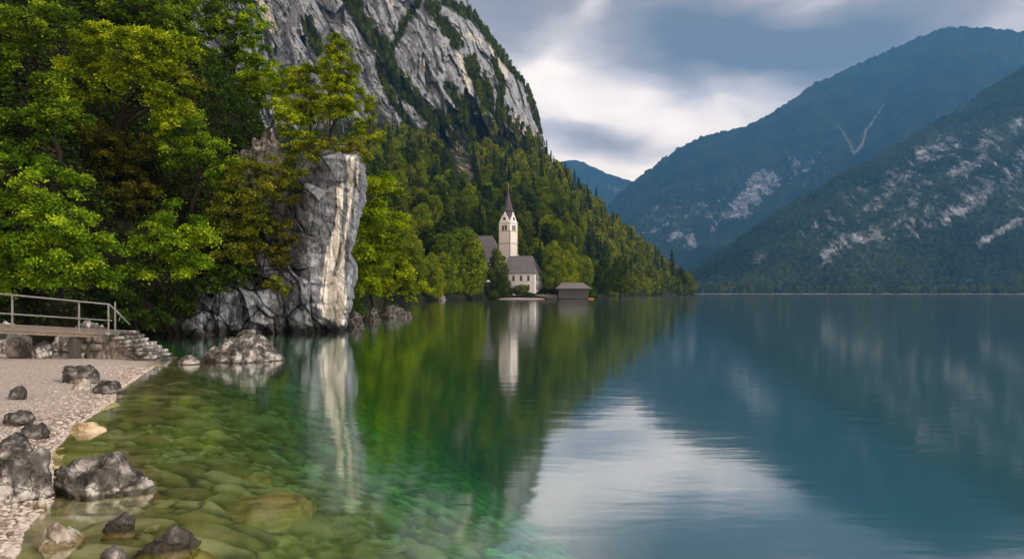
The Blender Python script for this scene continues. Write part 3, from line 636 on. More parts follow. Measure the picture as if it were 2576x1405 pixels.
rock('stone', 'flat tan stone just under the surface right of the tan rock', 'stone', 368, 432, 1068, 1090, 45, 'tan_rock', d=9.9, g=-0.2, facet=0.1, rough=0.05, sub=4)
rock(R, 'dark rock below the yellow bush at the water right of the crag', 'boulder', 925, 1040, 757, 800, 46, 'dark_boulder', d=55, g=-0.2, facet=0.8)
rock(R, 'dark rock block at the right foot of the streaked crag', 'boulder', 862, 925, 768, 826, 47, 'dark_boulder', d=40.5, g=-0.2, facet=0.8)
rock(R, 'dark low rock in the water behind the rock at the foot of the crag', 'boulder', 900, 960, 762, 812, 48, 'dark_boulder', d=48, g=-0.2, facet=0.8)
rock(R, 'pale bank rock among lakeside trees left of the church beach', 'boulder', 1095, 1125, 737, 755, 49, 'boulder', d=185, g=-0.2, sub=4)

# stones on the lake bed
rg = np.random.default_rng(12); protos = []
for i in range(9):
    V, T = boulder_shape(200 + i, 4, facet=0.45, rough=0.14)
    protos.append(mesh_np('bed_stone', V, T, M['bed_stone'], smooth=True))
n_bed = 0; placed = []
tries = 0
while n_bed < 110 and tries < 30000:
    tries += 1
    Yw = 3.7 + 8.5 * rg.random() ** 1.35; Xw = rg.uniform(-6.2, 2.0)
    s = -float(shore_sd(np.array([Xw]), np.array([Yw]))[0])
    if s < 0.2 or s > 6.5 or (Yw > 9 and rg.random() < .4): continue
    r = rg.uniform(0.06, 0.17) * min(1.5, 0.45 + 0.28 * s)
    if any((Xw - a) ** 2 + (Yw - b) ** 2 < (0.85 * (r + c)) ** 2 for a, b, c in placed): continue
    placed.append((Xw, Yw, r)); z = float(ground_z(np.array([Xw]), np.array([Yw]))[0])
    o = protos[n_bed % 9] if n_bed < 9 else protos[n_bed % 9].copy()
    if n_bed >= 9: C.objects.link(o)
    o.location = (Xw, Yw, min(z + 0.05 * r, -0.02 - 0.62 * r)); o.rotation_euler = (rg.uniform(-.15, .15), rg.uniform(-.15, .15), rg.uniform(0, 6.28)); o.scale = (r * rg.uniform(1, 1.5), r * rg.uniform(0.7, 1.0), r * rg.uniform(0.35, 0.62))
    tag(o, 'smooth rounded stone lying under clear green water on the lake bed', 'stone', 'stones on the shallow lake bed'); n_bed += 1

# loose pebbles on the beach
rg = np.random.default_rng(5); V0, T0 = ico(1); Vs, Ts, tn = [], [], []
N = 9000; Yp = 4.5 + 14 * rg.random(N) ** 1.6; tS = rg.random(N) ** 2.6 * 3.0 - 0.15
Sx = np.interp(Yp, [p[1] for p in SHORE[:11]], [p[0] for p in SHORE[:11]]); Xp = Sx - tS; zp = ground_z(Xp, Yp)
rad = rg.uniform(0.008, 0.022, N) * (1 + 0.5 * (rg.random(N) > 0.95)) * np.clip(1.3 - 0.3 * tS, 0.6, 1.3)
for i in range(N):
    sc_ = rad[i] * np.array([rg.uniform(.8, 1.4), rg.uniform(.8, 1.4), rg.uniform(.5, .8)]); a = rg.uniform(0, 6.28); ca, sa = math.cos(a), math.sin(a)
    v = V0 * sc_; Vs.append(np.stack([v[:, 0] * ca - v[:, 1] * sa + Xp[i], v[:, 0] * sa + v[:, 1] * ca + Yp[i], v[:, 2] + zp[i] + 0.3 * rad[i]], 1)); Ts.append(T0 + i * len(V0))
pm, k = new_mat('beach_pebbles'); t = k.attr('tint')
finish(k, k.ramp(t, [(0.0, (0.16, 0.12, 0.09)), (0.2, (0.38, 0.31, 0.27)), (0.7, (0.52, 0.44, 0.39)), (1.0, (0.64, 0.56, 0.51))]), 0.8)
tag(mesh_np('pebbles', np.concatenate(Vs), np.concatenate(Ts), pm, smooth=True, fattrs=dict(tint=np.repeat(rg.random(N), len(T0)))), kind='stuff')

# ------------------------------------------------------------------ the streaked crag
XL = [(372, 815), (392, 780), (430, 735), (470, 705), (560, 660), (610, 630), (650, 585), (690, 525), (715, 475), (750, 445), (800, 435), (850, 430)]
XRc = [(372, 898), (392, 907), (430, 920), (465, 925), (500, 919), (560, 906), (600, 895), (640, 887), (665, 897), (690, 900), (720, 893), (760, 884), (800, 874), (850, 868)]
nr, ncg = 260, 290; rws = np.linspace(372, 850, nr); tt = np.linspace(0, 1, ncg)
_rw = np.stack([rws / 22, 0 * rws, 0 * rws], 1); xl, xr = interp(rws, XL), interp(rws, XRc) + 7 * fbm(_rw, 4, 93) + 3 * facets(_rw * 1.3, 94)[0]; Xg = xl[:, None] + tt[None] * (xr - xl)[:, None]; Yg = np.repeat(rws[:, None], ncg, 1)
Dg = 37.6 - 1.3 * sstep(500, 800, Xg) - 1.5 * sstep(600, 835, Yg)
Dg = Dg - 0.5 * sstep(740, 800, Xg + 0.1 * (Yg - 600)) * sstep(830, 760, Yg) + 1.6 * sstep(885, 925, Xg + .12 * (Yg - 600))                   # pillar swells forward
Dg = Dg + 1.0 * sstep(650, 790, Yg) * sstep(800, 830, Xg) * sstep(880, 830, Xg)                              # smooth undercut face
edge = np.clip(1 - (xr[:, None] - Xg) / 14, 0, 1); Dg = Dg + 1.8 * edge ** 2
lft = np.clip(1 - (Xg - xl[:, None]) / 60, 0, 1); Dg = Dg + 2.5 * lft ** 2 + 1.8 * sstep(800, 690, Xg) * sstep(720, 600, Yg) - 4.2 * sstep(700, 520, Xg) * sstep(640, 760, Yg)
Dg = Dg + 1.0 * sstep(400, 372, Yg)
p3 = np.stack([(Xg - HX) / F * 36, Dg * 0 + 0, H + (HY - Yg) / F * 36], -1).reshape(-1, 3)
wq = p3 + 0.28 * np.stack([fbm(p3 * 0.8, 3, 61), 0 * p3[:, 0], fbm(p3 * 0.8, 3, 62)], 1)
rotq = np.stack([wq[:, 0] * 0.8 + wq[:, 2] * 0.45, wq[:, 1], -wq[:, 0] * 0.45 + wq[:, 2] * 0.8], 1)
f1, f2, cid = worley(rotq * np.array([0.75, 1, 0.5]), 7); g1, g2, gid = worley(rotq * np.array([1.9, 1, 1.3]) + 5, 9)
smooth_face = (sstep(765, 800, Xg + 0.1 * (Yg - 600)) * sstep(820, 740, Yg - 0.2 * (Xg - 830))).ravel()
blocky = 1 - 0.85 * smooth_face
cr = np.exp(-((f2 - f1) / 0.035) ** 2); cr2 = np.exp(-((g2 - g1) / 0.04) ** 2) * 0.5
flat = p3 * np.array([1, 1, 0.28])
fh1, fe1 = facets(rotq * np.array([0.55, 1, 0.32]), 51); fh2, fe2 = facets(rotq * np.array([1.5, 1, 0.9]) + 3, 52); fh3, fe3 = facets(rotq * np.array([3.6, 1, 2.4]) + 7, 53); fh4, fe4 = facets(p3 * np.array([1.2, 1, .22]) + 9, 54)
Dd = (0.1 + 0.9 * blocky) * (1.3 * fh1 + 0.5 * fh2 + 0.14 * fh3) + 0.28 * fh4 + 0.16 * (1 - blocky) * facets(p3 * np.array([2.6, 1, .3]) + 2, 58)[0] + blocky * (0.5 * (cid - 0.5) + 0.2 * (gid - 0.5) + 0.35 * cr + 0.15 * cr2) + blocky * 0.10 * np.abs(fbm(rotq * np.array([2.2, 1, 0.9]), 5, 74)) + 0.10 * fbm(flat * 1.3, 5, 71) + 0.08 * fbm(p3 * 5, 4, 72) + 0.5 * fbm(p3 * 0.45, 3, 73)
Dg = Dg + Dd.reshape(Dg.shape)
fr = np.stack([(Xg - HX) / F * Dg, Dg, H + (HY - Yg) / F * Dg], -1)
bkr = [fr[:, -1] + np.array([-0.3 - 0.25 * a, a, 0]) for a in (0.8, 2.5, 6)]; bkl = [fr[:, 0] + np.array([0.2, a, 0]) for a in (5, 2)]
allp = np.concatenate([np.stack(bkl, 1), fr, np.stack(bkr, 1)], 1)
tp = [np.stack([allp[0][:, 0] * (1 + 1.1 * a / allp[0][:, 1]), allp[0][:, 1] + a, allp[0][:, 2] + b], 1) for a, b in ((6, 0.4), (2.5, 0.6), (0.8, 0.3))]
allp = np.concatenate([np.stack(tp, 0), allp], 0)
def padc(a):
    a = a.reshape(nr, ncg); a = np.concatenate([np.repeat(a[:, :1], 2, 1), a, np.repeat(a[:, -1:], 3, 1)], 1); return np.concatenate([np.repeat(a[:1], 3, 0), a], 0).ravel()
xx = Xg + 0.10 * (Yg - 600)                                       # streaks lean slightly
Xo = Xg; Xg = Xg + (7 * fbm(np.stack([Yg.ravel() / 60, Xg.ravel() / 60, 0 * Xg.ravel()], 1), 4, 88) + 4 * fbm(np.stack([Yg.ravel() / 12, Xg.ravel() / 30, 0 * Xg.ravel() + 4], 1), 3, 89)).reshape(Xg.shape)
pale_a = 0.40 * sstep(775, 840, xx) * sstep(930, 895, xx)
pale_a = np.maximum(pale_a, 1.0 * np.exp(-((Xg - 838 - 0.06 * (740 - Yg)) / (16 + 22 * sstep(560, 700, Yg))) ** 4) * sstep(480, 560, Yg) * sstep(812, 796, Yg))
for line, wd_, am in [([(862, 470), (858, 520), (838, 600), (818, 700), (812, 770), (850, 810)], 17, 1.0), ([(888, 400), (885, 480), (876, 560), (862, 640), (850, 720), (850, 800)], 10, 0.9), ([(905, 420), (900, 480), (890, 560), (872, 650)], 6, 0.6),
                      ([(868, 700), (862, 760), (862, 815)], 10, 0.7), ([(836, 520), (826, 600)], 6, 0.5)]:
    pale_a = np.maximum(pale_a, am * np.exp(-(seg_dist(Xg, Yg, line)[0] / wd_) ** 2))
stain = np.zeros(Xg.shape)
for line, wd_, am in [([(800, 450), (850, 465), (875, 480)], 8, 0.9), ([(874, 500), (862, 600), (845, 690)], 5, 0.75), ([(850, 430), (845, 500), (825, 600)], 6, 0.5), ([(895, 450), (885, 560), (868, 640)], 4, 0.6), ([(890, 640), (890, 760)], 9, 0.6)]:
    stain = np.maximum(stain, am * np.exp(-(seg_dist(Xg, Yg, line)[0] / wd_) ** 2))
Xg = Xo
moss = 0.28 * sstep(800, 730, xx) * sstep(760, 560, Yg) + 0.5 * np.exp(-(seg_dist(Xg, Yg, [(690, 700), (720, 720)])[0] / 28) ** 2) + 0.4 * sstep(420, 385, Yg) + 0.3 * np.exp(-(seg_dist(Xg, Yg, [(500, 790), (560, 760)])[0] / 40) ** 2)
crk = np.clip((cr * 0.5 + cr2 * 0.3) * blocky + 0.5 * fe2 * blocky + .5 * fe1 * (.15 + .85 * blocky) + .3 * fe3 * blocky + .3 * fe4 * (1 - blocky), 0, 1)
tag(mesh_np('rock_crag', allp.reshape(-1, 3), grid_faces(nr + 3, ncg + 5), M['crag'], smooth=True,
            attrs=dict(pale=padc(pale_a), stain=padc(stain), moss=padc(moss), crack=padc(crk))),
    'tall grey limestone crag with white run-off streaks rising from the lake', 'rock')
for nm, lab, args, kw in [('rock_knoll', 'brown-grey rocky knoll poking out of the trees above the streaked crag', (550, 765, 240, 420, 81, 'knoll'), dict(d=38.6, g=8.0, depth=0.6, facet=0.7, rough=0.22, prof=[(-1, .35), (-.8, .72), (-.5, .74), (-.3, .85), (-.05, 1), (.1, 1), (.35, .75), (.6, .5), (1, .3)])),
                      ('rock_ledge', 'dark mossy rock ledge under the bushes on top of the crag', (690, 800, 345, 470, 82, 'dark_boulder'), dict(d=39, g=6, depth=0.8, facet=0.8, rough=0.18)),
                      ('rock_ledge', 'dark blocky rock shelf at the foot of the forest left of the crag', (385, 540, 745, 850, 83, 'dark_boulder'), dict(d=33.6, g=-0.6, depth=0.5, facet=0.9, rough=0.2))]:
    rock(nm, lab, 'rock', *args, sub=6, **kw)

# ------------------------------------------------------------------ footbridge, steps, masonry
def ray(x, y, d): return np.array(P(x, y, d))
BL, BR = 18.6, 20.6
def bpt(x, y): return ray(x, y, BL + (BR - BL) * x / 275)
br = empty('footbridge', tuple(bpt(135, 832))); tag(br, 'grey timber footbridge with a metal railing above the beach', 'footbridge')
org = np.array(br.location)
def L(x, y, back=0.0): return bpt(x, y) - org + np.array([0.05 * back, back, 0])
a, b = L(-140, 817), L(272, 837); th, dp = np.array([0, 0, -0.07]), np.array([0.1, 1.25, 0])
m = MB()
for i in range(34):                                              # cross boards
    p0 = a + (b - a) * (i / 34); p1 = a + (b - a) * ((i + 0.93) / 34)
    m.poly([p0, p1, p1 + dp, p0 + dp, p0 + th, p1 + th, p1 + dp + th, p0 + dp + th], [(0, 1, 2, 3), (7, 6, 5, 4), (0, 4, 5, 1), (1, 5, 6, 2), (2, 6, 7, 3), (3, 7, 4, 0)])
m.build('deck', M['grey_wood'], br)
for bk in (0.04, 1.1):
    m = MB(); p0, p1 = a + th + (0, bk, 0), b + th + (0, bk, 0); q, hh = np.array([0, 0.1, 0]), np.array([0, 0, -0.09])
    m.poly([p0, p1, p1 + q, p0 + q, p0 + hh, p1 + hh, p1 + q + hh, p0 + q + hh], [(0, 1, 2, 3), (7, 6, 5, 4), (0, 4, 5, 1), (1, 5, 6, 2), (2, 6, 7, 3), (3, 7, 4, 0)]).build('beam', M['grey_wood'], br)
MB().box(*(lambda p: (p[0] - 0.1, p[0] + 0.1, p[1] + 0.02, p[1] + 1.1, -0.75 - 0.2, p[2] - 0.2))(L(180, 832))).build('support_post', M['dark_wood'], br, 0.01)
for x, yt, yb, bk in ((-120, 726, 835, 0), (31, 741, 846, 0), (199, 757, 836, 0), (273, 765, 862, 0), (228, 760, 832, 1.15)):
    MB().tube([L(x, yt, bk), L(x, yb, bk)], 0.026, 8).build('railing_post', M['metal'], br)
MB().tube([L(-130, 726), L(275, 765), L(327, 816)], 0.024, 8).build('top_rail', M['metal'], br, smooth=True)
MB().tube([L(-130, 779), L(282, 806)], 0.02, 8).build('middle_rail', M['metal'], br, smooth=True)
MB().tube([L(232, 781, 1.15), L(252, 795, 1.0), L(268, 808, 0.6)], 0.015, 6).build('rear_rail', M['metal'], br, smooth=True)
MB().tube([L(290, 778), L(290, 846)], 0.022, 8).build('railing_post', M['metal'], br)

rg = random.Random(4)
def stone_block(mb, x0, x1, y0, y1, z0, z1, rgen, j=0.035):
    V, T = ico(2); ctr = np.array([(x0 + x1) / 2, (y0 + y1) / 2, (z0 + z1) / 2]); hs = np.array([(x1 - x0) / 2, (y1 - y0) / 2, (z1 - z0) / 2])
    U = np.sign(V) * np.abs(V) ** 0.38; U = U / np.abs(U).max(); U = U * (1 + 0.12 * fbm(V * 1.5 + rgen.random() * 50, 3, 3))[:, None]
    mb.poly(ctr + U * hs + np.array([rgen.uniform(-j, j), rgen.uniform(-j, j), 0]), T.tolist())
pd = 20.2; pm_ = pd / F
def wx(x): return (x - HX) * pm_
m = MB()
zrow = [(-0.15, 0.27), (0.26, 0.52), (0.5, 0.74)]
for z0, z1 in zrow:
    x = wx(186)
    xe = wx(292 if z0 > 0.4 else 330 if z0 > 0.2 else 372)
    while x < xe - 0.1:
        wdt = rg.uniform(0.22, 0.5); stone_block(m, x, min(x + wdt, xe + .05), pd, pd + 1.2, z0, z1, rg); x += wdt * 0.96
m.box(wx(190), wx(286), pd + 0.12, pd + 1.15, -0.4, 0.66); m.box(wx(190), wx(365), pd + 0.12, pd + 1.15, -0.4, 0.22)
tag(m.build('retaining_wall', M['masonry'], smooth=True), 'rough grey stone wall carrying the right end of the footbridge', 'wall')
st = empty('stone_steps', (wx(340), pd, 0)); tag(st, 'worn stone steps going down from the footbridge to the water', 'steps')
ns = 8
for i in range(ns):
    t = i / (ns - 1); xc = wx(282 + (388 - 282) * t) - wx(340); zt = 0.80 - 0.80 * t + 0.05
    for j in range(2):
        m = MB(); stone_block(m, xc - 0.24, xc + 0.24, j * 0.6 - 0.08, j * 0.6 + 0.54, zt - 0.12, zt, rg, 0.03)
        m.build('step', M['boulder'], st, smooth=True)
m = MB()
for i in range(ns):
    t = i / (ns - 1); xc = wx(282 + (388 - 282) * t) - wx(340); zt = 0.80 - 0.80 * t - 0.06
    if zt > 0.0: stone_block(m, xc - 0.2, xc + 0.2, 0.02, 1.1, -0.3, zt, rg)
    else: stone_block(m, xc - 0.18, xc + 0.2, 0.02, 1.1, -0.4, zt, rg)
m.build('step_base', M['masonry'], st, smooth=True)
m = MB(); stone_block(m, (5 - HX) / F * 19.6, (42 - HX) / F * 19.6, 19.6, 20.3, 0.1, 0.74, rg)
tag(m.build('stone_block', M['masonry'], smooth=True), 'squared grey stone block under the left end of the footbridge', 'stone block')

# ------------------------------------------------------------------ church, house, boathouse
def window(parent, cx, y, z, wdt, hgt, arch=False, mat='glass'):
    """window on the plane local y (facing -y): a recessed look is given by a proud frame round a dark pane"""
    f = 0.09
    m = MB(); m.box(cx - wdt / 2 - f, cx - wdt / 2, y - 0.07, y, z - f, z + hgt + f); m.box(cx + wdt / 2, cx + wdt / 2 + f, y - 0.07, y, z - f, z + hgt + f)
    m.box(cx - wdt / 2, cx + wdt / 2, y - 0.07, y, z - f, z); m.box(cx - wdt / 2, cx + wdt / 2, y - 0.07, y, z + hgt, z + hgt + f)
    m.box(cx - 0.03, cx + 0.03, y - 0.06, y, z, z + hgt)
    fr_ = m.build('window', M['frame'], parent); MB().box(cx - wdt / 2, cx + wdt / 2, y - 0.03, y, z, z + hgt).build('pane', M[mat], fr_)
    return fr_
def window_right(parent, x, cy, z, wdt, hgt):
    f = window(parent, 0, 0, 0, wdt, hgt); f.location = (x, cy, z); f.rotation_euler[2] = math.pi / 2; return f

# tower
td = 246.0; sc_ = td / F
def tz(y): return H + (HY - y) * sc_
a = 4.85; th_ = math.radians(34)
crn = np.array([(1283 - HX) * sc_, td])                           # the corner nearest us
xd, yd = np.array([math.cos(th_), -math.sin(th_)]), np.array([math.sin(th_), math.cos(th_)])
ctr = crn - xd * a / 2 + yd * a / 2
tw = empty('church_tower', (ctr[0], ctr[1], 4.0), -th_); tag(tw, 'pale stone church tower with a slender dark pointed spire', 'church tower')
z0 = 4.0; ze = tz(557) - z0; zg = tz(531) - z0; h = a / 2
MB().box(-h, h, -h, h, -3, ze).build('wall', M['tower_stone'], tw)
for zz in (tz(580) - z0, tz(611) - z0, tz(560) - z0):
    MB().box(-h - .1, h + .1, -h - .1, h + .1, zz - .1, zz + .1).build('string_course', M['string'], tw)
for sx_, sy_ in ((-1, -1), (1, -1), (1, 1)): MB().box(sx_ * h - .12, sx_ * h + .12, sy_ * h - .12, sy_ * h + .12, -3, tz(580) - z0 - .1).build('quoin', M['string'], tw)
for r in range(4):
    g = empty('gable_side', (0, 0, 0)) if False else None
    c_, s_ = round(math.cos(r * math.pi / 2)), round(math.sin(r * math.pi / 2))
    def rt(p): return (p[0] * c_ - p[1] * s_, p[0] * s_ + p[1] * c_, p[2])
    v = [(-h * .86, -h - .06, ze - 1.2), (h * .86, -h - .06, ze - 1.2), (h * .86, -h - .06, ze), (0, -h * .92, zg), (-h * .86, -h - .06, ze)]
    v2 = [(p[0], p[1] + 0.5, p[2]) for p in v]
    m = MB(); m.poly([rt(p) for p in v + v2], [(0, 1, 2, 3, 4), (9, 8, 7, 6, 5), (0, 5, 6, 1), (1, 6, 7, 2), (2, 7, 8, 3), (3, 8, 9, 4), (4, 9, 5, 0)])
    gb = m.build('gable', M['plaster'], tw)
    ang = np.linspace(0, 2 * math.pi, 14, endpoint=False)
    m = MB(); m.poly([rt((0.55 * math.cos(t), -h - .16, ze + 1.15 + 0.6 * math.sin(t))) for t in ang] + [rt((0.55 * math.cos(t), -h + .1, ze + 1.15 + 0.6 * math.sin(t))) for t in ang],
                     [tuple(range(14))] + [(i, (i + 1) % 14, 14 + (i + 1) % 14, 14 + i) for i in range(14)]); o = m.build('round_window', M['red'], gb)
    m = MB(); m.poly([rt((0.3 * math.cos(t), -h - .19, ze + 1.15 + 0.34 * math.sin(t))) for t in ang], [tuple(range(14))]); m.build('pane', M['glass'], gb)
    for wxx in (-0.62, 0.62):
        o = window(tw, wxx, 0, 0, 0.86, 2.35); o.rotation_euler[2] = r * math.pi / 2; o.location = rt((0, -h - 0.004, tz(578) - z0))
# lower helm with valleys between the gables, then the flared spire
oct_ = [(math.cos(i * math.pi / 4 + math.pi / 8), math.sin(i * math.pi / 4 + math.pi / 8)) for i in range(8)]
def ring(r, z, sq=0.0):
    out = []
    for cx, cy in oct_:
        mx = max(abs(cx), abs(cy)); out.append((cx * r * (1 - sq) + cx / mx * r * sq * 0.93, cy * r * (1 - sq) + cy / mx * r * sq * 0.93, z))
    return out
def stack(rings, cap=True):
    m = MB(); v = [p for r_ in rings for p in r_]; n = 8
    f = [(i * n + j, i * n + (j + 1) % n, (i + 1) * n + (j + 1) % n, (i + 1) * n + j) for i in range(len(rings) - 1) for j in range(n)]
    m.poly(v, f + [tuple(range(n))[::-1], tuple((len(rings) - 1) * n + j for j in range(n))]); return m
stack([ring(h + .12, ze - .05, 1), ring(h * 0.98, ze + 1.6, .85), ring(h * 0.80, zg + 0.2, .5), ring(h * 0.74, zg + .5, .2)]).build('helm_roof', M['slate'], tw)
zt = tz(472) - z0
stack([ring(h * 0.96, zg + .35), ring(h * .94, zg + .5), ring(h * .70, zg + 1.0), ring(h * .55, zg + 1.9), ring(h * .36, zg + (zt - zg) * .5), ring(h * .14, zg + (zt - zg) * .82), ring(.07, zt)]).build('spire', M['slate'], tw)
MB().tube([(0, 0, zt - .2), (0, 0, tz(458) - z0)], 0.07, 6).poly([(-.35, -.05, zt + 1.1), (.35, -.05, zt + 1.1), (.35, .05, zt + 1.1), (-.35, .05, zt + 1.1), (-.35, -.05, zt + 1.25), (.35, -.05, zt + 1.25), (.35, .05, zt + 1.25), (-.35, .05, zt + 1.25)],
     [(0, 3, 2, 1), (4, 5, 6, 7), (0, 1, 5, 4), (1, 2, 6, 5), (2, 3, 7, 6), (3, 0, 4, 7)]).build('finial_cross', M['gold'], tw)

def hip_house(name, label, cat, loc, rz, Lx, Ly, hw, hr, ridge0, ridge1, over, wall, roofm, found=3.0):
    """walls and a hipped roof; ridge runs along x from ridge0 to ridge1"""
    o = empty(name, loc, rz); tag(o, label, cat)
    MB().box(-Lx / 2, Lx / 2, -Ly / 2, Ly / 2, -found, hw).build('wall', M[wall], o)
    X, Yv, z = Lx / 2 + over, Ly / 2 + over, hw - 0.05; t = 0.22
    base = [(-X, -Yv, z), (X, -Yv, z), (X, Yv, z), (-X, Yv, z)]; mid = [(-X * .9 + min(0, 0), -Yv * .78, z + hr * .17), (X * .9, -Yv * .78, z + hr * .17), (X * .9, Yv * .78, z + hr * .17), (-X * .9, Yv * .78, z + hr * .17)]
    up = [(p[0], p[1], p[2] + t) for p in base]; mid = [(p[0], p[1], p[2] + t) for p in mid]; rd = [(ridge0, 0, z + hr), (ridge1, 0, z + hr)]
    v = base + up + mid + rd
    f = [(0, 3, 2, 1)] + [(i, (i + 1) % 4, 4 + (i + 1) % 4, 4 + i) for i in range(4)] + [(4 + i, 4 + (i + 1) % 4, 8 + (i + 1) % 4, 8 + i) for i in range(4)]
    f += [(8, 9, 13, 12), (9, 10, 13), (10, 11, 12, 13), (11, 8, 12)]
    r = MB().poly(v, f).build('roof', M[roofm], o)
    MB().tube([(ridge0 - .1, 0, z + hr + .02), (ridge1 + .1, 0, z + hr + .02)], 0.12, 6).build('ridge_cap', M['string' if roofm != 'shingle' else 'shingle'], r)
    return o
# house at the shore
hd = 233.0; s_ = hd / F; thh = math.radians(21); Lx, Ly = 12.5, 8.2
cor = np.array([(1345 - HX) * s_, hd]); xd, yd = np.array([math.cos(thh), -math.sin(thh)]), np.array([math.sin(thh), math.cos(thh)])
hc = cor - xd * Lx / 2 + yd * Ly / 2; zb = H + (HY - 738) * s_
hs = hip_house('lakeside_house', 'white two-storey house with grey hipped shingle roof beside the church tower', 'house', (hc[0], hc[1], zb), -thh, Lx, Ly, 6.9, 6.2, -Lx / 2 + 1.5, Lx / 2 - 2.2, 0.5, 'plaster', 'shingle')
def hx(px): return (px - 1345) * s_ / math.cos(thh) + Lx / 2
for px in (1292, 1311, 1329.5): window(hs, hx(px), -Ly / 2 - 0.004, 4.35, 0.75, 1.75)
window(hs, hx(1329.5), -Ly / 2 - 0.004, 1.2, 0.75, 1.75); window(hs, hx(1308), -Ly / 2 - 0.004, 1.2, 0.75, 1.6)
for cy in (-Ly / 2 + 2.0, -Ly / 2 + 4.6, -Ly / 2 + 6.6): window_right(hs, Lx / 2 + 0.004, cy, 4.35, 0.75, 1.75)
window_right(hs, Lx / 2 + 0.004, -Ly / 2 + 2.0, 1.3, 0.75, 1.75); window_right(hs, Lx / 2 + 0.004, -Ly / 2 + 6.6, 1.3, 0.75, 1.75)
d_ = MB().box(-.55, .55, -.08, 0, 0, 2.3).build('door', M['dark_wood'], hs); d_.location = (Lx / 2, -Ly / 2 + 4.5, .1); d_.rotation_euler[2] = math.pi / 2
ch = MB().box(-2.2, -1.5, .4, 1.1, 11, 13.6).build('chimney', M['plaster'], hs)
ch.hide_render = False
# nave
nd = 256.0; s_ = nd / F; rz_ = math.radians(-12); zb = 6.5
nv = hip_house('church_nave', 'white church nave with steep pale grey roof behind the trees left of the tower', 'church', ((1222 - HX) * s_, nd + 5, zb), rz_, 13.0, 9.0, H + (HY - 652) * s_ - zb, (652 - 590) * s_, -5.9, 2.4, 0.4, 'plaster', 'shingle', 4)
for x in (-4, 0, 4): window(nv, x, -4.5 - .004, 3.0, 0.9, 3.0)
# boathouse
bd_ = 230.0; s_ = bd_ / F
bh = hip_house('boathouse', 'dark timber boathouse with grey hipped roof standing in the water', 'boathouse', ((1442.5 - HX) * s_, bd_ + 3, 0.45), 0, 75 * s_, 6.0, 3.1, 2.0, -28 * s_, 28 * s_, 0.95, 'dark_wood', 'shingle', 0.25)
for px in (-4.6, -1.6, 1.6, 4.6):
    for y in (-2.7, 2.7): MB().tube([(px, y, -4), (px, y, 0)], 0.16, 8).build('pile', M['dark_wood'], bh)
m = MB()
for i in range(26): m.box(-4.98 + i * .384, -4.98 + i * .384 + .05, -3.05, -3.0, -.2, 3.0)
m.build('cover_strips', M['dark_wood'], bh)
# terrace walls, beach strip and small things round the church
m = MB(); rr = random.Random(8); s_ = 229 / F
x = (1250 - HX) * s_
while x < (1400 - HX) * s_:
    wdt = rr.uniform(.8, 1.8); stone_block(m, x, x + wdt, 231, 233.5, -0.6, 0.75 + rr.uniform(0, .25), rr, .05); stone_block(m, x + .4, x + .4 + wdt, 231.4, 233.5, 0.7, 1.35 + rr.uniform(0, .35), rr, .05); x += wdt * .97
tag(m.build('quay_wall', M['masonry'], smooth=True), 'dark rough stone quay wall below the white lakeside house', 'wall')
V = []; nxs = 30
for i in range(nxs):
    px = 1222 + (1372 - 1222) * i / (nxs - 1); e_ = math.sin(math.pi * i / (nxs - 1)) ** .4
    V += [((px - HX) * s_, 229.2 - 5.0 * e_, -0.3), ((px - HX) * s_, 229.2 - 1.5 * e_, 0.4 * e_), ((px - HX) * s_, 231, 0.6 * e_)]
tag(mesh_np('church_beach', V, grid_faces(nxs, 3), M['gravel'], smooth=True), kind='structure')
for px, hgt, lab in ((1261, 2.6, 'thin bare wooden pole on the small beach below the church'), (1379, 2.0, 'thin wooden mooring pole in the water left of the boathouse')):
    o = MB().tube([((px - HX) * s_, 228.6, -1), ((px - HX) * s_ + .05, 228.6, hgt)], 0.09, 6).build('wooden_pole', M['grey_wood']); tag(o, lab, 'pole')
for px, py, rr_, lab in ((1228, 707, 0.62, 'small white round object among the bushes left of the white house'), (1291, 741, 0.7, 'pale folded parasol in the garden below the white house')):
    ps = empty('parasol', ((px - HX) * s_, 227.6 if px < 1250 else 230.6, H + (HY - py) * s_)); tag(ps, lab, 'parasol')
    n = 10; v = [(0, 0, .45)] + [(rr_ * 1.35 * math.cos(i * .6283), rr_ * 1.35 * math.sin(i * .6283), -.15 - .08 * (i % 2)) for i in range(n)]
    MB().poly(v, [(0, 1 + i, 1 + (i + 1) % n) for i in range(n)]).build('canopy', M['white'], ps); MB().tube([(0, 0, .5), (0, 0, -3.0)], 0.05, 6).build('pole', M['grey_wood'], ps)
b_ = MB().box(-.9, .9, -.35, .35, -.1, .22).box(-.6, .6, -.22, .22, .22, .36).build('rowing_boat', M['orange'], None, .06); b_.location = ((1487 - HX) * s_, 229.5, 0.05); tag(b_, 'tiny orange boat at the water right of the boathouse', 'boat')

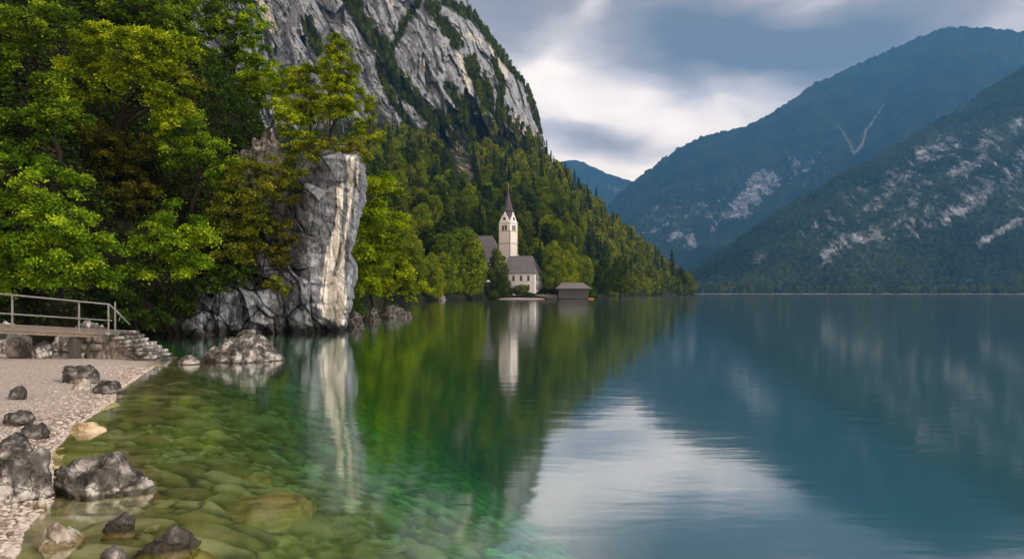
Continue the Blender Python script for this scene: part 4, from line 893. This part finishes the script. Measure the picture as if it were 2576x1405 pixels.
# ------------------------------------------------------------------ vegetation
def leaf_quads(pos, nrm, axis, Lf, wid=0.6):
    """diamond leaves at pos with the given normals and long axes"""
    nrm = nrm / (np.linalg.norm(nrm, axis=1, keepdims=True) + 1e-9); axis = axis - nrm * (axis * nrm).sum(1, keepdims=True); axis /= np.linalg.norm(axis, axis=1, keepdims=True) + 1e-9
    side = np.cross(nrm, axis); Lf = np.asarray(Lf)[:, None]
    V = np.stack([pos - axis * Lf * .5, pos + side * Lf * wid * .5 + axis * Lf * .08, pos + axis * Lf * .5, pos - side * Lf * wid * .5 + axis * Lf * .08], 1).reshape(-1, 3)
    return V, np.arange(len(V)).reshape(-1, 4)
def sprays(cen, out, rad, n, Lf, rg, droop=0.35, tint=None, flat=0.2):
    """flat drooping fans of leaves, as on a maple or beech"""
    S = len(cen); c = np.repeat(cen, n, 0); o = np.repeat(out, n, 0); R_ = np.repeat(rad, n); K = S * n
    o = o * np.array([1, 1, 0.0]); o /= np.linalg.norm(o, axis=1, keepdims=True) + 1e-6
    sd = np.stack([-o[:, 1], o[:, 0], 0 * R_], 1)
    r = np.sqrt(rg.random(K)) * (0.75 + 0.25 * np.cos(5 * rg.random(K))); th = rg.uniform(0, 2 * math.pi, K)
    lobes = 1 + 0.25 * np.sin(th * 3 + np.repeat(rg.uniform(0, 6, S), n)); r = r * lobes
    u, v = r * np.cos(th), r * np.sin(th)
    dr = droop * (0.25 * (u + 1) ** 2 + 0.6 * v * v)
    pos = c + o * (R_ * u * 1.15)[:, None] + sd * (R_ * v * 0.9)[:, None]
    pos[:, 2] += -R_ * dr + R_ * flat * rg.normal(size=K)
    nrm = np.array([0, 0, 1.0]) + 0.55 * rg.normal(size=(K, 3)) + o * (0.25 + droop * 0.6 * (u + 1))[:, None]
    ax = o + 0.7 * rg.normal(size=(K, 3)) + sd * v[:, None] * 0.8; ax[:, 2] -= 0.35
    V, Q = leaf_quads(pos, nrm, ax, Lf * rg.uniform(0.5, 1.45, K))
    t = np.repeat(rg.uniform(0.2, 0.75, S) if tint is None else tint, n) + 0.16 * rg.normal(size=K) 
    return V, Q, np.clip(t, 0, 1)
def near_tree(name, label, cat, d, blobs, mat, seed, base=None, Lf=0.125, dens=1.0, droop=0.35, trunk_r=0.12, spr=0.55, group=None, ground=None, dj=1.0, lean=0.0):
    rg = np.random.default_rng(seed); px = d / F
    cens = [np.array(P(b[0], b[1], d + (b[4] if len(b) > 4 else 0))) for b in blobs]
    if base is None: base = (blobs[0][0] + 10, d + 1.2)
    bxw = (base[0] - HX) / F * base[1]; gz_ = float(bank_z(np.array([bxw]), np.array([base[1]]))[0]) if ground is None else ground
    B = np.array([bxw, base[1], gz_ - 0.3])
    root = empty(name, tuple(B)); tag(root, label, cat, group)
    tv, tq, off = [], [], 0
    tops = max(c[2] + b[3] * px * .5 for c, b in zip(cens, blobs)); tx = np.mean([c[0] for c in cens]); ty = np.mean([c[1] for c in cens])
    T = np.array([tx + lean, ty, max(tops, B[2] + .8)]); ts = np.linspace(0, 1, 7)
    tr = B + (T - B) * ts[:, None]; tr[1:-1, :2] += rg.normal(size=(5, 2)) * 0.035 * np.linalg.norm(T - B); tr[:, 0] += np.sin(ts * 3.14) * 0.04 * np.linalg.norm(T - B) * rg.normal()
    v, q = tube(tr, trunk_r * (1 - 0.85 * ts) + 0.01, 7); tv.append(v); tq.append(q); off += len(v)
    SP, SO, SR, ST = [], [], [], []
    for b, c in zip(blobs, cens):
        rx, rz = b[2] * px, b[3] * px; ry = (rx + rz) * 0.42 * dj
        n = int(max(6, dens * 3.4 * rx * rz / (spr * spr) * 1.55))
        D_ = rg.normal(size=(n, 3)); D_ /= np.linalg.norm(D_, axis=1, keepdims=True); D_[:, 1] = np.where(D_[:, 1] > .35, -D_[:, 1], D_[:, 1])
        rr = rg.uniform(0.35, 1.0, n) ** 0.5
        pp = D_ * rr[:, None] * np.array([rx, ry, rz]); step = 0.62 * spr
        pp[:, 2] = np.round(pp[:, 2] / step) * step + rg.normal(size=n) * step * .16
        o = pp * np.array([1, 1.0, 0]) + np.array([0.25 * rx, -0.3 * ry, 0]) + 0.25 * rx * rg.normal(size=(n, 3))
        SP.append(c + pp); SO.append(o); SR.append(spr * rg.uniform(0.6, 1.15, n))
        hgt = pp[:, 2] / rz; ST.append(np.clip(0.5 + 0.24 * rg.normal(size=n), 0.05, .98))
        # limbs reach into the crown
        for i in rg.choice(n, min(n, 4), replace=False):
            tgt = c + pp[i] * .8; tt_ = np.clip(((tgt[2] - B[2]) / (T[2] - B[2] + 1e-6)) * rg.uniform(.5, .95), 0.12, .97); st_ = B + (T - B) * tt_
            st_ = np.array([np.interp(tt_, ts, tr[:, a_]) for a_ in range(3)])
            mid = (st_ + tgt) / 2 + np.array([0, 0, 0.12 * np.linalg.norm(tgt - st_)]) + rg.normal(size=3) * .06
            rr0 = trunk_r * (1 - .85 * tt_) * .45
            v, q = tube([st_, mid, tgt], [rr0 + .008, rr0 * .6 + .006, .008], 5); tv.append(v); tq.append(q + off); off += len(v)
    SP, SO, SR, ST = map(np.concatenate, (SP, SO, SR, ST))
    V, Q, t = sprays(SP, SO, SR, int(120 * (spr / .55) ** 2 * (0.15 / Lf) ** 2) + 6, Lf, rg, droop, ST)
    mesh_np('trunk', np.concatenate(tv) - B, np.concatenate(tq), M['bark'], root, smooth=True)
    mesh_np('crown', V - B, Q, M[mat], root, fattrs=dict(tint=t))
    return root
T_ = 'broadleaf_tree'
near_tree(T_, 'fresh green broadleaf tree drooping over the footbridge at the left edge', 'tree', 27.5, [(50, 470, 170, 80), (90, 560, 190, 90), (150, 640, 150, 80), (60, 660, 130, 70), (240, 690, 60, 45)], 'bright', 101, base=(60, 30.0), Lf=0.115, trunk_r=.16)
near_tree(T_, 'yellow-green maple spreading at the top left of the forest', 'tree', 35, [(330, 130, 150, 70), (430, 120, 75, 50), (380, 210, 120, 60), (210, 210, 100, 60), (430, 290, 60, 45)], 'yellow', 102, base=(255, 37), trunk_r=.17)
near_tree(T_, 'dark tree with yellow tips in the top left corner', 'tree', 33, [(40, 60, 90, 45), (30, 150, 70, 50), (110, 60, 90, 60), (-20, 240, 60, 80)], 'green', 103, base=(165, 36), trunk_r=.15)
near_tree(T_, 'mid green tree with a bare trunk below its crown, left of the maple', 'tree', 31, [(150, 290, 95, 45), (70, 320, 90, 50), (140, 215, 60, 35), (60, 380, 60, 35)], 'green', 104, base=(143, 33), trunk_r=.16)
near_tree(T_, 'bronze-brown tree in the shaded middle of the forest edge', 'tree', 36, [(310, 380, 110, 60), (260, 450, 110, 50), (340, 500, 90, 50), (220, 340, 70, 40)], 'brown', 105)
near_tree(T_, 'low bright green maple in front of the dark forest beside the crag', 'tree', 31, [(450, 550, 60, 40), (420, 600, 100, 45), (500, 600, 55, 45), (370, 650, 60, 45), (490, 665, 60, 35)], 'bright', 106, base=(430, 33.5), Lf=.115)
near_tree(T_, 'light green tree below the rocky knoll', 'tree', 36, [(470, 320, 80, 42), (520, 370, 60, 35), (580, 440, 60, 50), (450, 380, 60, 40)], 'bright', 107)
near_tree(T_, 'olive tree covering the upper left side of the crag', 'tree', 35.2, [(630, 450, 70, 55), (590, 530, 80, 60), (660, 510, 50, 55), (575, 620, 80, 60), (640, 600, 55, 50)], 'olive', 108)
near_tree('bush', 'olive bush on the crag ledge below the knoll', 'bush', 35.6, [(690, 430, 58, 28), (762, 415, 42, 26), (725, 460, 40, 28)], 'olive', 109, ground=9, base=(710, 38), trunk_r=.06)
near_tree('bush', 'brown bush clinging to the left side of the crag face', 'bush', 35.2, [(722, 580, 24, 40), (700, 640, 34, 30), (735, 500, 18, 26)], 'brown', 110, ground=4, base=(715, 37), trunk_r=.05, spr=.4, Lf=.11)
near_tree('larch_tree', 'tall feathery green tree at the top behind the knoll', 'tree', 56, [(570, 40, 80, 70), (560, 120, 90, 70), (590, 190, 80, 60)], 'green', 111, spr=.8, Lf=.2, trunk_r=.2, droop=.2)
near_tree('larch_tree', 'feathery yellow-green tree right of the tall one behind the knoll', 'tree', 54, [(645, 90, 35, 90), (650, 190, 50, 60), (660, 240, 60, 40)], 'bright', 112, spr=.75, Lf=.2, droop=.2, trunk_r=.16)
near_tree('bush', 'sunlit yellow bush on the slope right of the knoll', 'bush', 50, [(695, 205, 48, 42), (725, 255, 38, 40), (620, 205, 40, 25)], 'lime', 113, spr=.6, Lf=.18, trunk_r=.08)
near_tree(T_, 'yellowish tree on top of the crag, taller of the pair', 'tree', 40.5, [(848, 125, 30, 38), (850, 180, 55, 45), (868, 240, 50, 50), (850, 270, 55, 30)], 'yellow', 114, ground=9.3, base=(838, 40.5), spr=.42, Lf=.11, dens=1.5, trunk_r=.09, droop=.2)
near_tree(T_, 'yellowish tree on top of the crag, shorter left one of the pair', 'tree', 41.5, [(775, 195, 45, 35), (765, 250, 58, 50), (790, 285, 50, 30)], 'yellow', 115, ground=9.3, base=(785, 41.5), spr=.42, Lf=.11, dens=1.5, trunk_r=.09, droop=.2)
near_tree(T_, 'small crooked tree leaning out over the right edge of the crag', 'tree', 39, [(938, 265, 28, 18), (925, 300, 30, 20), (955, 345, 32, 12), (905, 330, 20, 30)], 'yellow', 116, ground=8.9, base=(898, 39), spr=.32, Lf=.1, trunk_r=.08, droop=.1)
near_tree('bush', 'yellow-green bush along the top edge of the crag', 'bush', 36.6, [(835, 362, 50, 22), (890, 365, 28, 20), (918, 392, 14, 22), (790, 372, 38, 24)], 'olive', 117, ground=8.6, base=(850, 38.3), spr=.4, Lf=.11, trunk_r=.04)
near_tree('bush', 'yellow-green brush filling the notch between the knoll and the crag', 'bush', 39.6, [(735, 315, 45, 38), (705, 275, 38, 28), (770, 350, 40, 26), (745, 370, 36, 22)], 'yellow', 122, ground=7.5, base=(740, 40.2), spr=.4, Lf=.115, trunk_r=.05)
near_tree('bush', 'mossy olive bush growing on the low blocks at the foot of the crag', 'bush', 33.6, [(690, 712, 26, 18), (712, 728, 20, 12)], 'olive', 123, ground=0.9, base=(695, 33.9), spr=.22, Lf=.08, trunk_r=.03)
near_tree('bush', 'dark bush hanging over the low rocks left of the crag', 'bush', 32.6, [(520, 715, 60, 30), (450, 730, 50, 35), (590, 690, 40, 26)], 'darkgreen', 124, ground=1.0, base=(500, 33.5), spr=.4, Lf=.115, trunk_r=.04)
near_tree(T_, 'fresh green tree at the waterside right behind the crag', 'tree', 58, [(960, 480, 45, 50), (960, 550, 60, 55), (930, 630, 60, 55), (985, 590, 40, 40), (925, 700, 40, 40)], 'lime', 118, ground=0.6, base=(945, 60), spr=.8, Lf=.2, trunk_r=.2)
near_tree(T_, 'low yellow-green tree bending over the water right of the crag', 'tree', 62, [(990, 690, 60, 35), (1040, 725, 40, 25), (960, 715, 40, 30), (1010, 655, 35, 20)], 'yellow', 119, ground=0.3, base=(965, 62), spr=.7, Lf=.2, trunk_r=.14)
near_tree('bush', 'dark green undergrowth at the forest foot right of the footbridge', 'bush', 30.5, [(330, 780, 60, 35), (390, 800, 40, 28), (300, 740, 50, 30)], 'darkgreen', 120, ground=0.4, base=(345, 31.5), spr=.4, Lf=.12, trunk_r=.04)
near_tree('bush', 'low green bush at the water left of the crag foot', 'bush', 32.5, [(470, 760, 40, 30), (420, 745, 40, 30), (360, 815, 40, 14)], 'darkgreen', 121, ground=0.3, base=(440, 33.5), spr=.4, Lf=.12, trunk_r=.04)
for i, (lab, d, bl, mt) in enumerate([
    ('dark tree filling the shade behind the maple at the top', 43, [(200, 110, 150, 70), (330, 30, 150, 50), (100, 200, 90, 60)], 'green'),
    ('shaded tree deep in the forest above the bronze-brown tree', 43, [(350, 300, 110, 55), (460, 230, 80, 60), (250, 260, 80, 50)], 'olive'),
    ('dark tree behind the low bright maple', 40, [(480, 470, 110, 55), (400, 450, 80, 50), (540, 540, 70, 60)], 'darkgreen'),
    ('dark lower tree in the gap behind the drooping tree', 39, [(260, 590, 110, 60), (330, 690, 90, 50), (200, 540, 80, 40)], 'darkgreen'),
    ('green tree at the top between the maple and the feathery trees', 47, [(470, 40, 90, 60), (500, 150, 60, 60), (420, 20, 80, 40)], 'green'),
    ('dark tree at the far left behind the drooping tree', 36, [(20, 420, 80, 60), (0, 330, 60, 60), (130, 420, 70, 40)], 'darkgreen'),
    ('olive tree hanging over the dark rocks left of the crag', 35.5, [(560, 690, 60, 40), (620, 680, 40, 35), (520, 640, 50, 40)], 'darkgreen')]):
    near_tree(T_, lab, 'tree', d, bl, mt, 140 + i, spr=.6, Lf=.16)

# ground cover of the bank: ivy, ferns and brush
rg = np.random.default_rng(9); K = 15000; bxr = rg.uniform(-48, -9.5, K); byr = rg.uniform(27, 66, K); bzr = bank_z(bxr, byr); ok = (bzr > 0.3) & (bxr / byr > -0.82)
cen = np.stack([bxr, byr, bzr + 0.25], 1)[ok]
V, Q, t = sprays(cen, rg.normal(size=cen.shape) + np.array([0.5, -1, 0]), rg.uniform(.35, .9, len(cen)), 26, 0.2, rg, 0.5, np.clip(.4 + .2 * rg.normal(size=len(cen)), 0, 1), 0.35)
tag(mesh_np('ground_cover', V, Q, M['darkgreen'], fattrs=dict(tint=t)), kind='stuff')

# prototypes of the forest trees on the far slope
def broad_proto(seed, mat, hgt=16.0, wid=4.6, q=3600, lf=0.62):
    rg = np.random.default_rng(seed); nl = 22; V, Q, t, off = [], [], [], 0
    for i in range(nl):
        f = (i + rg.random()) / nl; zc = hgt * (0.14 + 0.76 * f); rr = wid * (math.sin(math.pi * min(1, 0.16 + 0.80 * f)) ** 0.7) * 0.62; a_ = i * 2.4 + rg.random()
        c = np.array([rr * math.cos(a_), rr * math.sin(a_), zc]); lr = wid * rg.uniform(0.34, 0.52) * (1 - .3 * f)
        n = q // nl; D_ = rg.normal(size=(n, 3)); D_ /= np.linalg.norm(D_, axis=1, keepdims=True)
        pos = c + D_ * lr * np.array([1, 1, .85]) * rg.uniform(.75, 1.08, n)[:, None]
        nr = D_ * .8 + np.array([0, 0, .45]) + .45 * rg.normal(size=(n, 3)); v, qd = leaf_quads(pos, nr, rg.normal(size=(n, 3)), lf * rg.uniform(.6, 1.3, n), .75)
        V.append(v); Q.append(qd + off); off += len(v); t.append(np.clip(rg.uniform(.28, .62) + .1 * rg.normal(size=n), 0, 1))
    v, qd = tube([(0, 0, -2), (0.1, 0, hgt * .3), (0, .1, hgt * .8)], [.32, .25, .05], 6)
    V.append(v); Q.append(qd + off)
    nq = sum(len(x) for x in Q[:-1]); mi = np.concatenate([np.zeros(nq), np.ones(len(qd))]); t.append(np.zeros(len(qd)))
    return np.concatenate(V), np.concatenate(Q), np.concatenate(t), mi, mat
def conifer_proto(seed, hgt=19.0, wid=3.1, lv=24, per=8, nq=6):
    rg = np.random.default_rng(seed); pos, nr, ax, Ls = [], [], [], []
    for i in range(lv):
        f = i / lv; z = hgt * (0.06 + .93 * f); R_ = wid * (1 - f) ** 0.85 * rg.uniform(.8, 1.1) + .15
        for j in range(per):
            a_ = j * 6.283 / per + i * .7 + rg.normal() * .2; rr = R_ * rg.uniform(.7, 1.1); o = np.array([math.cos(a_), math.sin(a_), 0])
            for s in range(nq):
                u = (s + .6) / nq; p = o * rr * u + np.array([0, 0, z - .42 * rr * u * u - .1 * rr * u]) + rg.normal(size=3) * .12
                pos.append(p); nr.append(np.array([0, 0, 1]) + o * .55 + rg.normal(size=3) * .35); ax.append(o + rg.normal(size=3) * .5 - np.array([0, 0, .35])); Ls.append((.45 + .55 * R_ / wid) * rg.uniform(.7, 1.2))
    V, Q = leaf_quads(np.array(pos), np.array(nr), np.array(ax), np.array(Ls) * 1.05, .62); t = np.clip(.42 + .14 * rg.normal(size=len(Q)), 0, 1)
    v, q = tube([(0, 0, -2), (0, 0, hgt * .5), (0, 0, hgt)], [.28, .17, .02], 6)
    return np.concatenate([V, v]), np.concatenate([Q, q + len(V)]), np.concatenate([t, np.zeros(len(q))]), np.concatenate([np.zeros(len(Q)), np.ones(len(q))]), 'needle'
def proto_obj(name, pr):
    V, Q, t, mi, mat = pr; return mesh_np(name, V, Q, [M[mat], M['bark']], fattrs=dict(tint=t), midx=mi)
BP = [broad_proto(300 + i, 'forest_leaf', rs[0], rs[1]) for i, rs in enumerate([(16, 4.6), (18, 4.2), (14, 4.8), (17, 3.8)])]
LP = [broad_proto(320 + i, 'forest_bright', rs[0], rs[1], 5200, .55) for i, rs in enumerate([(17, 4.4), (15, 4.6), (18, 4.0)])]
CP = [conifer_proto(340 + i, rs[0], rs[1]) for i, rs in enumerate([(19, 3.9), (17, 3.3), (20, 3.7)])]
meshes = {}
def plant(kind, idx, loc, scale, rz, label, cat, group, sc_xy=1.0):
    key = (kind, idx); pr = {'b': BP, 'l': LP, 'c': CP}[kind][idx]; nm = 'conifer_tree' if kind == 'c' else 'broadleaf_tree'
    if key not in meshes: o = proto_obj(nm, pr); meshes[key] = o
    else: o = meshes[key].copy(); C.objects.link(o)
    o.location = loc; o.scale = (scale * sc_xy, scale * sc_xy, scale); o.rotation_euler = (0, 0, rz); tag(o, label, cat, group); return o

rg = np.random.default_rng(77)
# scatter over the forested slope in real ground positions (7.5 m apart)
cand = []
xs = rg.uniform(880, 1752, 60000); ys = rg.uniform(300, 750, 60000)
ok = forest_mask(xs, ys) & (xs < interp(ys, XR) - 1); xs, ys = xs[ok], ys[ok]; ds = mount_depth(xs, ys)
sd, sp = seg_dist(xs, ys, SCREE); ok = sd > 4 + 12 * sp; xs, ys, ds = xs[ok], ys[ok], ds[ok]
cell = {}; pts = []
for x, y, d in zip(xs, ys, ds):
    X, Yw, Z = P(x, y, d)
    if Z < 0.5: continue
    sp_ = 6.6 if d < 420 else 7.6
    ci, cj = int(X // 8), int(Yw // 8)
    if any((X - a_) ** 2 + (Yw - b_) ** 2 < sp_ * sp_ for i in (-1, 0, 1) for j in (-1, 0, 1) for a_, b_ in cell.get((ci + i, cj + j), ())): continue
    cell.setdefault((ci, cj), []).append((X, Yw)); pts.append((d, x, y, X, Yw, Z))
# buildings keep their place and their view
def blocked(d, x, y, top):
    if 1178 < x < 1262 and d < 268 and d > 235 and top < 700: return True
    if 1235 < x < 1312 and d < 256: return True
    if 1270 < x < 1375 and d < 246: return True
    if 1385 < x < 1492 and d < 238: return True
    return False
pts.sort(); nb = ncf = 0; rest = []
for d, x, y, X, Yw, Z in pts:
    s = rg.uniform(.72, 1.1); con = rg.random() < (0.12 + 0.2 * (Z > 55) + .08 * (x > 1450)); low = Z < 7
    top = HY - (Z + 17 * s - H) / d * F
    if blocked(d, x, y, top): continue
    yy = np.linspace(y, top, 6); q_, p_ = seg_dist(np.full(6, x), yy, SCREE)
    if (q_ < 9 + 12 * p_).any() and y < 500: continue
    if low and con and rg.random() < .6: con = False
    kind, lim, cnt = ('c', 295, ncf) if con else ('b', 268, nb)
    if cnt >= lim: rest.append((X, Yw, Z, s, con)); continue
    if con:
        plant('c', int(rg.integers(3)), (X, Yw, Z - 1), s, rg.uniform(0, 6.28), 'dark narrow conifer in the dense forest on the slope below the cliff', 'tree', 'conifers on the slope below the cliff'); ncf += 1
    else:
        bright = low or rg.random() < .22
        if bright: plant('l', int(rg.integers(3)), (X, Yw, Z - 2), s, rg.uniform(0, 6.28), 'light green broadleaf tree in the dense forest below the cliff', 'tree', 'light green broadleaf trees on the forest slope', 1.0)
        else: plant('b', int(rg.integers(4)), (X, Yw, Z - 2), s, rg.uniform(0, 6.28), 'mid green broadleaf tree in the dense forest below the cliff', 'tree', 'mid green broadleaf trees on the forest slope', 1.1)
        nb += 1
# trees placed by hand round the church and along the shore: column, base row, top row, distance, kind, width factor, label
for x, yb, yt, d, kd, ix, wf, lab in [
    (1120, 752, 575, 200, 'l', 0, 1.05, 'tall fresh green tree at the water left of the church, nearest the crag'),
    (1165, 752, 562, 212, 'l', 1, 1.0, 'big fresh green tree standing left of the church nave'),
    (1190, 750, 640, 214, 'l', 2, 1.2, 'bushy yellow-green tree at the end of the small church beach'),
    (1085, 755, 650, 180, 'l', 1, 1.2, 'broad green tree hanging over the water right of the yellow bush'),
    (1252, 728, 622, 232, 'b', 0, 1.0, 'mid green tree growing between the nave and the white house'),
    (1268, 745, 690, 228, 'b', 2, 1.1, 'low dark green tree left of the white house front'),
    (1203, 735, 605, 226, 'l', 0, .75, 'slim yellow-green tree in front of the nave roof'),
    (1392, 744, 597, 236, 'l', 2, .95, 'tall yellow-green tree right beside the white house'),
    (1420, 742, 622, 240, 'l', 1, 1.0, 'yellow-green tree behind the boathouse, next to the tall one'),
    (1475, 748, 672, 246, 'l', 0, .95, 'olive-green tree at the shore right behind the boathouse'),
    (1520, 748, 640, 290, 'b', 1, 1.1, 'broad green tree at the shore right of the boathouse'),
    (1560, 747, 640, 330, 'b', 0, 1.1, 'second shore tree to the right of the boathouse'),
    (1690, 741, 622, 600, 'c', 0, 1.0, 'dark pointed conifer standing out near the tip of the spit'),
    (1728, 742, 690, 620, 'b', 2, 1.4, 'last rounded tree at the tip of the wooded spit'),
    (1712, 742, 670, 610, 'b', 1, 1.2, 'rounded tree just behind the tip of the wooded spit'),
    (1665, 741, 640, 590, 'c', 1, 1.0, 'conifer left of the pointed one near the tip of the spit'),
    (1500, 548, 468, 605, 'c', 2, .8, 'lone dark conifer sticking up on the ridge before the blue mountain'),
    (1406, 455, 405, 580, 'c', 1, .9, 'small conifer on the ridge just below the cliff edge')]:
    X, Yw, Zb = P(x, yb, d); Hh = (yb - yt) / F * d; base_h = {'l': (17, 15, 18), 'b': (16, 18, 14, 17), 'c': (19, 17, 20)}[kd][ix]
    s = Hh / base_h; plant(kd, ix, (X, Yw, Zb), s, x * .7, lab, 'tree', None, wf * (1.0 if s > .5 else 1.15))
for x, yb, yt, d, wpx, lab in [(1311, 735, 712, 230, 22, 'clipped rounded hedge bush in front of the white house'), (1240, 750, 722, 227, 22, 'dark green bush behind the small church beach'), (1275, 752, 733, 229.6, 16, 'low bush on the quay wall'),
                               (1490, 750, 725, 231, 10, 'small green bush at the right end of the boathouse')]:
    rgb = np.random.default_rng(x); X, Yw, Zb = P(x, yb, d); hh = (yb - yt) / F * d / 2; ww = wpx / F * d; n = 900
    D_ = rgb.normal(size=(n, 3)); D_ /= np.linalg.norm(D_, axis=1, keepdims=True); pos = D_ * np.array([ww, ww * .7, hh]) * (0.85 + .25 * fbm(D_ * 2.5 + x, 3, 2))[:, None] + np.array([0, 0, hh * .8])
    V, Q = leaf_quads(pos, D_ + np.array([0, 0, .4]) + .4 * rgb.normal(size=(n, 3)), rgb.normal(size=(n, 3)), np.full(n, .5), .75)
    o = mesh_np('bush', V, Q, M['forest_leaf'], fattrs=dict(tint=np.clip(.45 + .15 * rgb.normal(size=n), 0, 1))); o.location = (X, Yw, Zb); tag(o, lab, 'bush')

# what is left of the wood, the trees on the cliff ledges and the crest: far-off mass
ledge_pts = []
xs = rg.uniform(700, 1390, 26000); ys = rg.uniform(-20, 420, 26000); ok = (xs < interp(ys, XR)) & ~forest_mask(xs, ys); xs, ys = xs[ok], ys[ok]
vg = np.zeros(len(xs))
for line, wdt in VEGS: vg = np.maximum(vg, np.exp(-(seg_dist(xs, ys, line)[0] / (wdt * 1.0)) ** 2))
vg = np.maximum(vg, .75 * sstep(-75, -15, ys - interp(xs, FORESTLINE)))
ok = (vg > 0.42) & (rg.random(len(xs)) < .5 * vg); ds = mount_depth(xs[ok], ys[ok])
for x, y, d in zip(xs[ok], ys[ok], ds): X, Yw, Z = P(x, y, d); ledge_pts.append((X, Yw - 1, Z - 1.0, rg.uniform(.28, .5), rg.random() < .5))
for t in np.linspace(-20, 420, 150):                                # trees along the skyline of the cliff
    xq = float(interp(t, XR)) - rg.uniform(-1, 5); d = float(mount_depth(np.array([xq]), np.array([t]))[0]); X, Yw, Z = P(xq, t, d)
    ledge_pts.append((X, Yw, Z - 1.2, rg.uniform(.2, .40), rg.random() < .7))
mini_b = [broad_proto(400 + i, 'forest_leaf', 16, 4.6, 420, 1.7) for i in range(3)]; mini_c = [conifer_proto(410 + i, 20, 3.4, 11, 6, 3) for i in range(3)]
def mass(name, items, mat_i):
    V, Q, t, off = [], [], [], 0
    for X, Yw, Z, s, con in items:
        pr = (mini_c if con else mini_b)[int(rg.integers(3))]; a_ = rg.uniform(0, 6.28); ca, sa = math.cos(a_), math.sin(a_); v = pr[0] * s
        V.append(np.stack([v[:, 0] * ca - v[:, 1] * sa + X, v[:, 0] * sa + v[:, 1] * ca + Yw, v[:, 2] + Z], 1)); Q.append(pr[1] + off); off += len(v)
        t.append(np.clip(pr[2] + rg.normal() * .12 - (0.1 if con else -.06), 0, 1))
    return tag(mesh_np(name, np.concatenate(V), np.concatenate(Q), M['forest_leaf'], fattrs=dict(tint=np.concatenate(t))), kind='stuff')
mass('forest', [(X, Yw, Z - 1, s, c) for X, Yw, Z, s, c in rest], 0) if rest else None
mass('cliff_woods', ledge_pts, 0)
shore_pts = []
for i in range(700):
    x = rg.uniform(1735, 2640); d = 1790 - (x - 1600) * .17 + rg.uniform(-8, 90); X = (x - HX) / F * d; shore_pts.append((X, d, 0.3 + max(0, d - 1790 + (x - 1600) * .17) * .2, rg.uniform(.7, 1.25), rg.random() < .12))
mass('far_shore_woods', shore_pts, 0)
V = []
for i in range(40):
    x = 1700 + i * 23; d = 1793 - (x - 1600) * .17; X = (x - HX) / F * d; h_ = 0.5 + 0.9 * abs(math.sin(i * 1.7)); V += [(X, d - 12, -.4), (X, d - 6, h_), (X, d + 3, h_ + .3)]
tag(mesh_np('far_shore_glint', V, grid_faces(40, 3), M['gravel'], smooth=True), kind='structure')  # added pale strip standing in for the bright reflection along the far waterline
print('leaves', sum(len(o.data.polygons) for o in bpy.data.objects if o.name.startswith('crown')), 'trees', nb, ncf, 'rest', len(rest), 'ledge', len(ledge_pts))
